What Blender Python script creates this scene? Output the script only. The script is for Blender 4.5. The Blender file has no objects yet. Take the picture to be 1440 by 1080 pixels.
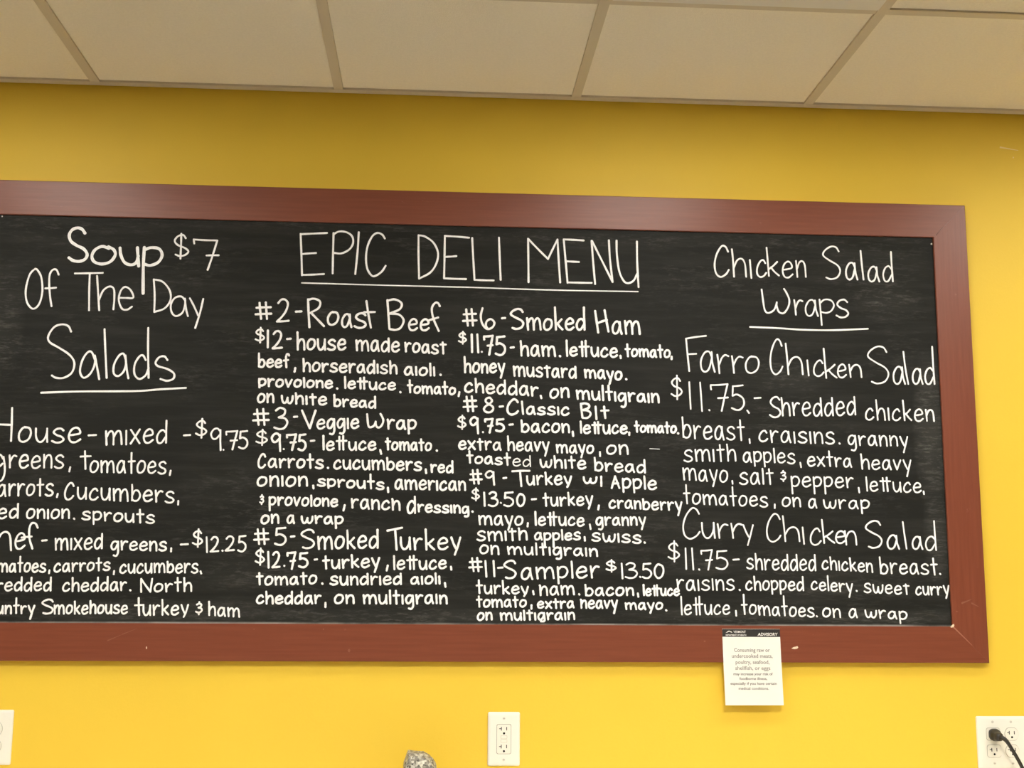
import bpy, bmesh, math, random
from mathutils import Matrix, Vector, noise

random.seed(7)
scene = bpy.context.scene
COL = scene.collection
H = 2.74            # ceiling height; the menu wall is the plane y = 0, the room lies at y < 0

# ------------------------------------------------------------------ camera, world, exposure
cam_data = bpy.data.cameras.new('camera')
cam_data.sensor_fit = 'HORIZONTAL'
cam_data.sensor_width = 36.0
cam_data.lens = 36.0 * 1696.857 / 1440.0
cam_data.clip_start = 0.02
cam = bpy.data.objects.new('camera', cam_data)
COL.objects.link(cam)
cr = Vector((0.99788282, -0.06469784, 0.00663827))
cu = Vector((-0.01663921, -0.15529389, 0.98772817))
cf = Vector((0.062873, 0.98574743, 0.15604162))
m = Matrix.Identity(4)
for i in range(3):
    m[i][0], m[i][1], m[i][2] = cr[i], cu[i], -cf[i]
m[0][3], m[1][3], m[2][3] = 0.87004477, -2.96648519, H - 1.21995509
cam.matrix_world = m
scene.camera = cam

world = bpy.data.worlds.new('world')
scene.world = world
world.use_nodes = True
world.node_tree.nodes['Background'].inputs[0].default_value = (1.0, 0.93, 0.82, 1)
world.node_tree.nodes['Background'].inputs[1].default_value = 0.05

vs = scene.view_settings
vs.view_transform = 'Standard'
vs.look = 'None'
vs.gamma = 1.0
vs.use_curve_mapping = False
vs.exposure = 0.0
scene.cycles.use_denoising = True
scene.cycles.max_bounces = 8
scene.cycles.diffuse_bounces = 6
scene.cycles.caustics_reflective = False
scene.cycles.caustics_refractive = False

LIGHT_COLOR = (1.0, 0.95, 0.86)
NEAR, BACK, REAR = 22.0, 82.0, 18.0
# (x0, x1, y0, y1, strength): lenses of the ceiling lights of the room
CEILING_LIGHTS = [
    (-0.61, 0.00, -0.5455, -1.155, NEAR, 'left-hand square ceiling light nearest the menu wall'),
    (1.22, 1.83, -0.5455, -1.155, NEAR, 'middle square ceiling light nearest the menu wall'),
    (2.44, 3.05, -0.5455, -1.155, NEAR * 1.35, 'right-hand square ceiling light nearest the menu wall'),
    (-0.61, 0.00, -1.765, -2.374, BACK, 'left-hand square ceiling light in the second row from the menu wall'),
    (1.22, 1.83, -1.765, -2.374, BACK, 'middle square ceiling light in the second row from the menu wall'),
    (2.44, 3.05, -1.765, -2.374, BACK * 0.55, 'right-hand square ceiling light in the second row from the menu wall'),
    (-0.61, 0.00, -3.594, -4.813, REAR, 'left-hand long ceiling light in the third row from the menu wall'),
    (1.22, 1.83, -3.594, -4.813, REAR, 'middle long ceiling light in the third row from the menu wall'),
    (2.44, 3.05, -3.594, -4.813, REAR * 0.7, 'right-hand long ceiling light in the third row from the menu wall'),
]

# ------------------------------------------------------------------ materials
def mat(name, color, rough=0.6, spec=0.4, bump=0.0, bscale=200.0, var=0.0, vscale=6.0, metal=0.0):
    M = bpy.data.materials.new(name)
    M.use_nodes = True
    nt = M.node_tree
    b = nt.nodes['Principled BSDF']
    b.inputs['Base Color'].default_value = (*color, 1)
    b.inputs['Roughness'].default_value = rough
    b.inputs['Specular IOR Level'].default_value = spec
    b.inputs['Metallic'].default_value = metal
    tc = nt.nodes.new('ShaderNodeTexCoord')
    if var:
        n = nt.nodes.new('ShaderNodeTexNoise')
        n.inputs['Scale'].default_value = vscale
        n.inputs['Detail'].default_value = 6
        nt.links.new(tc.outputs['Object'], n.inputs['Vector'])
        r = nt.nodes.new('ShaderNodeValToRGB')
        r.color_ramp.elements[0].position = 0.3
        r.color_ramp.elements[1].position = 0.7
        r.color_ramp.elements[0].color = (*[c * (1 - var) for c in color], 1)
        r.color_ramp.elements[1].color = (*[min(1, c * (1 + var)) for c in color], 1)
        nt.links.new(n.outputs['Fac'], r.inputs['Fac'])
        nt.links.new(r.outputs['Color'], b.inputs['Base Color'])
    if bump:
        n = nt.nodes.new('ShaderNodeTexNoise')
        n.inputs['Scale'].default_value = bscale
        n.inputs['Detail'].default_value = 4
        nt.links.new(tc.outputs['Object'], n.inputs['Vector'])
        bp = nt.nodes.new('ShaderNodeBump')
        bp.inputs['Strength'].default_value = bump
        bp.inputs['Distance'].default_value = 0.002
        nt.links.new(n.outputs['Fac'], bp.inputs['Height'])
        nt.links.new(bp.outputs['Normal'], b.inputs['Normal'])
    return M

def srgb(r, g, b):
    def f(c):
        c /= 255.0
        return c / 12.92 if c <= 0.04045 else ((c + 0.055) / 1.055) ** 2.4
    return (f(r), f(g), f(b))

M_WALL = mat('yellow_wall_paint', (0.77, 0.525, 0.045), 0.55, 0.35, 0.12, 160, 0.015, 3)
M_SIDE = mat('darkened_wall_paint', (0.13, 0.10, 0.07), 0.7, 0.3)  # unseen walls, darkened to cut bounce light on the menu wall
M_FLOOR = mat('floor_tile', (0.07, 0.06, 0.05), 0.5, 0.4, 0, 1, 0.1, 5)
M_TILE = mat('ceiling_tile', (0.92, 0.865, 0.735), 0.95, 0.1, 0.5, 420, 0.025, 160)
M_GRID = mat('ceiling_grid_metal', (0.66, 0.59, 0.46), 0.5, 0.3)
M_FRAME = None
M_CHALK = mat('chalk_paint', (0.90, 0.90, 0.90), 0.9, 0.1, 0, 1, 0.07, 260)
M_WHITE = mat('white_plastic', (0.80, 0.785, 0.70), 0.35, 0.5)
M_FACE = mat('white_receptacle_plastic', (0.79, 0.77, 0.68), 0.3, 0.5)
M_DARK = mat('dark_slot', (0.012, 0.011, 0.01), 0.8, 0.1)
M_GROOVE = mat('painted_gap_shade', (0.30, 0.285, 0.23), 0.7, 0.1)  # shade of face gaps and screw slots, painted as a darker tone
M_GROOVE2 = mat('painted_button_gap_shade', (0.55, 0.53, 0.45), 0.7, 0.1)  # shade round the buttons, painted as a darker tone
M_SCREW = mat('painted_screw', (0.62, 0.60, 0.52), 0.35, 0.5)
M_RUBBER = mat('black_rubber', (0.018, 0.017, 0.015), 0.42, 0.5)
M_PAPER = mat('card_paper', (0.80, 0.78, 0.72), 0.75, 0.2, 0, 1, 0.015, 20)
M_CARDBLACK = mat('card_black_print', (0.03, 0.028, 0.026), 0.35, 0.5)
M_GREYINK = mat('grey_ink', (0.24, 0.235, 0.215), 0.8, 0.1)
M_DARKINK = mat('dark_grey_ink', (0.09, 0.088, 0.082), 0.8, 0.1)
M_WHITEINK = mat('white_ink', (0.85, 0.84, 0.80), 0.8, 0.1)
M_CHIP = mat('bare_chipped_wood', (0.74, 0.60, 0.45), 0.8, 0.2)
M_COUNTER = mat('bounce_counter_laminate', (0.88, 0.86, 0.80), 0.5, 0.4, 0, 1, 0.02, 40)  # bright top of the added counter, throws light up at the ceiling
M_CABINET = mat('cabinet_laminate', (0.34, 0.22, 0.13), 0.5, 0.4)
M_HOUSING = mat('light_housing', (0.8, 0.78, 0.72), 0.5, 0.3)

def frame_material(name, along):
    M = bpy.data.materials.new(name)
    M.use_nodes = True
    nt = M.node_tree; L = nt.links
    b = nt.nodes['Principled BSDF']
    tc = nt.nodes.new('ShaderNodeTexCoord')
    mp = nt.nodes.new('ShaderNodeMapping')
    mp.inputs['Scale'].default_value = (4, 60, 90) if along == 'x' else (90, 60, 4)
    L.new(tc.outputs['Object'], mp.inputs['Vector'])
    n = nt.nodes.new('ShaderNodeTexNoise')
    n.inputs['Scale'].default_value = 1.6
    n.inputs['Detail'].default_value = 7
    L.new(mp.outputs['Vector'], n.inputs['Vector'])
    r = nt.nodes.new('ShaderNodeValToRGB')
    r.color_ramp.elements[0].position = 0.32
    r.color_ramp.elements[0].color = (0.172, 0.044, 0.021, 1)
    r.color_ramp.elements[1].position = 0.72
    r.color_ramp.elements[1].color = (0.205, 0.057, 0.028, 1)
    L.new(n.outputs['Fac'], r.inputs['Fac'])
    # small pale scuffs in the paint
    n2 = nt.nodes.new('ShaderNodeTexNoise')
    n2.inputs['Scale'].default_value = 26
    n2.inputs['Detail'].default_value = 9
    n2.inputs['Roughness'].default_value = 0.75
    L.new(tc.outputs['Object'], n2.inputs['Vector'])
    r2 = nt.nodes.new('ShaderNodeValToRGB')
    r2.color_ramp.elements[0].position = 0.66
    r2.color_ramp.elements[1].position = 0.80
    L.new(n2.outputs['Fac'], r2.inputs['Fac'])
    mx = nt.nodes.new('ShaderNodeMix')
    mx.data_type = 'RGBA'
    mx.inputs[7].default_value = (0.42, 0.20, 0.13, 1)
    L.new(r2.outputs['Color'], mx.inputs[0])
    L.new(r.outputs['Color'], mx.inputs[6])
    L.new(mx.outputs[2], b.inputs['Base Color'])
    b.inputs['Roughness'].default_value = 0.36
    b.inputs['Specular IOR Level'].default_value = 0.38
    bp = nt.nodes.new('ShaderNodeBump')
    bp.inputs['Strength'].default_value = 0.25
    bp.inputs['Distance'].default_value = 0.0012
    L.new(n.outputs['Fac'], bp.inputs['Height'])
    L.new(bp.outputs['Normal'], b.inputs['Normal'])
    return M
M_FRAME_X = frame_material('red_brown_paint_horizontal_grain', 'x')
M_FRAME_Z = frame_material('red_brown_paint_vertical_grain', 'z')

# ------------------------------------------------------------------ helpers
def link(name, verts, faces, material, parent=None, smooth=False):
    me = bpy.data.meshes.new(name)
    me.from_pydata([tuple(v) for v in verts], [], faces)
    me.update()
    if smooth:
        for p in me.polygons: p.use_smooth = True
    me.materials.append(material)
    o = bpy.data.objects.new(name, me)
    COL.objects.link(o)
    if parent: o.parent = parent
    return o

def from_bm(name, bm, material, parent=None, smooth=False):
    bmesh.ops.recalc_face_normals(bm, faces=bm.faces[:])
    me = bpy.data.meshes.new(name)
    bm.to_mesh(me); bm.free()
    if smooth:
        for p in me.polygons: p.use_smooth = True
    me.materials.append(material)
    o = bpy.data.objects.new(name, me)
    COL.objects.link(o)
    if parent: o.parent = parent
    return o

def box(bm, x0, x1, y0, y1, z0, z1, bevel=0.0, seg=2):
    r = bmesh.ops.create_cube(bm, size=1.0)
    vs_ = r['verts']
    for v in vs_:
        v.co = Vector(((x0 + x1) / 2 + v.co.x * (x1 - x0), (y0 + y1) / 2 + v.co.y * (y1 - y0), (z0 + z1) / 2 + v.co.z * (z1 - z0)))
    if bevel:
        es = list({e for v in vs_ for e in v.link_edges})
        bmesh.ops.bevel(bm, geom=es, offset=bevel, segments=seg, profile=0.5, affect='EDGES')

def prism(bm, outline, y0, y1):
    """outline: (x, z) points; extruded from y0 to y1"""
    a = [bm.verts.new((x, y0, z)) for x, z in outline]
    b = [bm.verts.new((x, y1, z)) for x, z in outline]
    bm.faces.new(a); bm.faces.new(list(reversed(b)))
    n = len(a)
    for i in range(n):
        bm.faces.new((a[i], b[i], b[(i + 1) % n], a[(i + 1) % n]))

def rrect(cx, cz, w, h, r, n=5):
    pts = []
    for k, (sx, sz) in enumerate(((1, 1), (-1, 1), (-1, -1), (1, -1))):
        for i in range(n + 1):
            a = math.pi / 2 * (k + i / n)
            pts.append((cx + sx * (w / 2 - r) + r * math.cos(a), cz + sz * (h / 2 - r) + r * math.sin(a)))
    return pts

def disc(cx, cz, r, n=20):
    return [(cx + r * math.cos(2 * math.pi * i / n), cz + r * math.sin(2 * math.pi * i / n)) for i in range(n)]

def empty(name, loc, label, cat, group=None):
    o = bpy.data.objects.new(name, None)
    o.empty_display_size = 0.05
    o.location = loc
    COL.objects.link(o)
    o['label'] = label; o['category'] = cat
    if group: o['group'] = group
    return o

def structure(o, label=None):
    o['kind'] = 'structure'
    if label: o['label'] = label
    return o

# ------------------------------------------------------------------ the setting
XL, XR, YF = -2.6, 4.6, -6.4
def slab(name, x0, x1, y0, y1, z0, z1, material):
    bm = bmesh.new(); box(bm, x0, x1, y0, y1, z0, z1)
    return structure(from_bm(name, bm, material))
slab('wall_back', XL, XR, 0.0, 0.12, 0, H + 0.2, M_WALL)
slab('wall_left', XL - 0.12, XL, YF, 0.12, 0, H + 0.2, M_SIDE)
slab('wall_right', XR, XR + 0.12, YF, 0.12, 0, H + 0.2, M_SIDE)
slab('wall_front', XL, XR, YF - 0.12, YF, 0, H + 0.2, M_SIDE)
slab('floor', XL - 0.12, XR + 0.12, YF - 0.12, 0.12, -0.1, 0.0, M_FLOOR)

# suspended ceiling: lay-in panels a little above the face of the grid
S = 0.6096
CROSS = -0.5455
bm = bmesh.new()
box(bm, XL, XR, YF, 0.0, H + 0.0045, H + 0.10)
structure(from_bm('ceiling', bm, M_TILE))
bm = bmesh.new()
tw = 0.0119
k = math.floor(XL / S)
while k * S < XR:
    x = k * S
    if x - tw > XL and x + tw < XR:
        box(bm, x - tw, x + tw, YF, -0.0221, H - 0.0008, H + 0.0050)
    k += 1
y = CROSS
while y > YF:
    box(bm, XL, XR, y - tw, y + tw, H, H + 0.0050)
    y -= S
structure(from_bm('trim_1', bm, M_GRID), 'cream metal grid of the suspended ceiling')
bm = bmesh.new()
box(bm, XL, XR, -0.0222, 0.0, H - 0.0012, H + 0.0049)
structure(from_bm('trim_2', bm, M_GRID), 'cream metal angle along the top of the yellow wall')

def emission(name, strength):
    M = bpy.data.materials.new(name); M.use_nodes = True
    nt = M.node_tree
    nt.nodes.remove(nt.nodes['Principled BSDF'])
    e = nt.nodes.new('ShaderNodeEmission')
    e.inputs[0].default_value = (*LIGHT_COLOR, 1)
    e.inputs[1].default_value = strength
    nt.links.new(e.outputs[0], nt.nodes['Material Output'].inputs[0])
    return M
for (x0, x1, y1, y0, st, lab) in CEILING_LIGHTS:
    t = empty('ceiling_light', ((x0 + x1) / 2, (y0 + y1) / 2, H), lab, 'ceiling light', 'ceiling lights')
    cx_, cy_ = t.location.x, t.location.y
    w, l = (x1 - x0) / 2 - 0.014, (y1 - y0) / 2 - 0.014
    e = 0.095       # white border of the fixture round its diffuser
    bm = bmesh.new()
    box(bm, -w, w, -l, -l + e, -0.004, 0.0044); box(bm, -w, w, l - e, l, -0.004, 0.0044)
    box(bm, -w, -w + e, -l + e, l - e, -0.004, 0.0044); box(bm, w - e, w, -l + e, l - e, -0.004, 0.0044)
    from_bm('housing', bm, M_HOUSING, t)
    bm = bmesh.new()
    box(bm, -w + e, w - e, -l + e, l - e, -0.003, 0.004)
    from_bm('diffuser', bm, emission('lit_diffuser', st), t)

# ------------------------------------------------------------------ menu chalkboard
ZTO, ZTI, ZBI, ZBO = H - 0.2630, H - 0.35108, H - 1.33882, H - 1.42617
XRI, XRO = 2.14725, 2.23591
XLI = -0.218
XLO = XLI - 0.0884
YFR = -0.020        # face of the frame
YB = -0.014         # face of the writing surface
board = empty('menu_chalkboard', (0, 0, 0), 'wide black chalkboard menu in a red-brown painted wood frame on the yellow wall', 'chalkboard')

def rail(pts, material, lean=0.0):
    """pts: four (x, z) corners; a mitred board with eased front edges"""
    bm = bmesh.new()
    cx = sum(p[0] for p in pts) / 4; cz = sum(p[1] for p in pts) / 4
    ins = 0.0016
    def inset(p):
        # pull every corner towards the inside by ins on both axes
        bx, bz = (XLI + XRI) / 2, (ZTI + ZBI) / 2
        outer = abs(p[0] - bx) > (XRI - XLI) / 2 + 0.04
        s = 1 if outer else -1      # outer corners ease towards the board, inner corners away from it, along the mitre
        return (p[0] + s * ins * (1 if p[0] < bx else -1), p[1] + s * ins * (1 if p[1] < bz else -1))
    back = [bm.verts.new((x, -0.0005, z)) for x, z in pts]
    mid = [bm.verts.new((x, YFR + ins, z)) for x, z in pts]
    fr = [bm.verts.new((inset(p)[0], YFR, inset(p)[1])) for p in pts]
    bm.faces.new(fr); bm.faces.new(list(reversed(back)))
    for i in range(4):
        j = (i + 1) % 4
        bm.faces.new((back[i], back[j], mid[j], mid[i]))
        bm.faces.new((mid[i], mid[j], fr[j], fr[i]))
    return from_bm('frame_rail', bm, material, board)
g = 0.00012
rt = rail([(XLO + g, ZTO), (XRO - g, ZTO), (XRI - g, ZTI), (XLI + g, ZTI)], M_FRAME_X)
rb = rail([(XLO + g, ZBO), (XLI + g, ZBI), (XRI - g, ZBI), (XRO - g, ZBO)], M_FRAME_X)
rr_ = rail([(XRI, ZTI - g), (XRO, ZTO - g), (XRO, ZBO + g), (XRI, ZBI + g)], M_FRAME_Z)
rl = rail([(XLO, ZBO + g), (XLO, ZTO - g), (XLI, ZTI - g), (XLI, ZBI + g)], M_FRAME_Z)

def slate_material():
    M = bpy.data.materials.new('black_chalkboard_paint')
    M.use_nodes = True
    nt = M.node_tree; L = nt.links
    b = nt.nodes['Principled BSDF']
    tc = nt.nodes.new('ShaderNodeTexCoord')
    sep = nt.nodes.new('ShaderNodeSeparateXYZ')
    L.new(tc.outputs['Object'], sep.inputs[0])
    def math_(op, a, b_=None, clamp=False):
        n = nt.nodes.new('ShaderNodeMath'); n.operation = op; n.use_clamp = clamp
        for i, v in enumerate((a, b_)):
            if v is None: continue
            if isinstance(v, (int, float)): n.inputs[i].default_value = v
            else: L.new(v, n.inputs[i])
        return n.outputs[0]
    def tex(scale, sc, detail, lo, hi, rough=0.6):
        mp = nt.nodes.new('ShaderNodeMapping')
        mp.inputs['Scale'].default_value = sc
        L.new(tc.outputs['Object'], mp.inputs['Vector'])
        n = nt.nodes.new('ShaderNodeTexNoise')
        n.inputs['Scale'].default_value = scale
        n.inputs['Detail'].default_value = detail
        n.inputs['Roughness'].default_value = rough
        L.new(mp.outputs['Vector'], n.inputs['Vector'])
        mr = nt.nodes.new('ShaderNodeMapRange')
        mr.inputs['From Min'].default_value = lo
        mr.inputs['From Max'].default_value = hi
        L.new(n.outputs['Fac'], mr.inputs['Value'])
        return mr.outputs[0]
    def blob(cx, cz, rx, rz):
        dx = math_('DIVIDE', math_('SUBTRACT', sep.outputs[0], cx), rx)
        dz = math_('DIVIDE', math_('SUBTRACT', sep.outputs[2], cz), rz)
        d = math_('ADD', math_('MULTIPLY', dx, dx), math_('MULTIPLY', dz, dz))
        return math_('SUBTRACT', 1.0, d, True)
    wipe = tex(3.0, (1.2, 1, 14), 6, 0.45, 0.85)          # long sideways eraser wipes
    cloud = tex(2.2, (1.5, 1, 3.5), 5, 0.45, 0.8)         # hazy patches of chalk dust
    fine = tex(30.0, (1, 1, 5), 8, 0.50, 0.80, 0.75)      # short scratchy streaks
    speck = tex(110.0, (1, 1, 1.5), 3, 0.68, 0.80)
    base = math_('ADD', math_('MULTIPLY', wipe, 0.22), math_('MULTIPLY', math_('MULTIPLY', cloud, fine), 1.3))
    patches = None
    for bl, w in BLOBS:
        v = math_('MULTIPLY', blob(*bl), w)
        patches = v if patches is None else math_('MAXIMUM', patches, v)
    scr = math_('ADD', math_('MULTIPLY', fine, 1.0), math_('MULTIPLY', speck, 0.8))
    base = math_('ADD', base, math_('MULTIPLY', patches, math_('ADD', scr, 0.15)))
    # chalk dust settled along the lower edge
    edge = math_('SUBTRACT', 1.0, math_('DIVIDE', math_('SUBTRACT', sep.outputs[2], ZBI), 0.0048), True)
    run = tex(3.0, (2.2, 1, 0.1), 6, 0.30, 0.62)
    edge = math_('MULTIPLY', edge, math_('MULTIPLY', run, 5.5))
    base = math_('ADD', base, edge)
    fac = math_('MULTIPLY', base, 0.17, True)
    mx = nt.nodes.new('ShaderNodeMix'); mx.data_type = 'RGBA'
    mx.inputs[6].default_value = (0.0112, 0.0112, 0.0094, 1)
    mx.inputs[7].default_value = (0.44, 0.43, 0.39, 1)
    L.new(fac, mx.inputs[0])
    L.new(mx.outputs[2], b.inputs['Base Color'])
    b.inputs['Roughness'].default_value = 0.62
    b.inputs['Specular IOR Level'].default_value = 0.16
    return M
# smudged patches on the board: (centre x, centre z, half width, half height), weight
BLOBS = [((2.115, H - 0.86, 0.045, 0.22), 1.5), ((2.12, H - 1.12, 0.035, 0.16), 1.2), ((0.62, H - 1.32, 0.9, 0.022), 0.8), ((1.75, H - 1.315, 0.5, 0.025), 0.9), ((1.55, H - 1.19, 0.14, 0.03), 0.8), ((1.98, H - 0.43, 0.18, 0.06), 0.5), ((2.02, H - 0.52, 0.10, 0.06), 0.7),
         ((1.75, H - 0.72, 0.12, 0.05), 0.5), ((-0.18, H - 0.62, 0.05, 0.16), 0.8), ((0.25, H - 1.31, 0.5, 0.03), 0.7),
         ((1.9, H - 1.23, 0.3, 0.05), 0.5), ((1.35, H - 0.375, 0.6, 0.02), 0.5), ((1.3, H - 1.10, 0.25, 0.05), 0.5),
         ((0.42, H - 1.22, 0.14, 0.05), 0.6), ((0.35, H - 1.02, 0.12, 0.06), 0.4), ((0.5, H - 0.355, 0.6, 0.02), 0.5)]
bm = bmesh.new()
box(bm, XLI - 0.004, XRI + 0.004, YB, -0.001, ZBI - 0.004, ZTI + 0.004)
slate = from_bm('writing_surface', bm, slate_material(), board)
slate['label'] = 'matt black chalkboard surface covered in white chalk writing'

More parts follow.
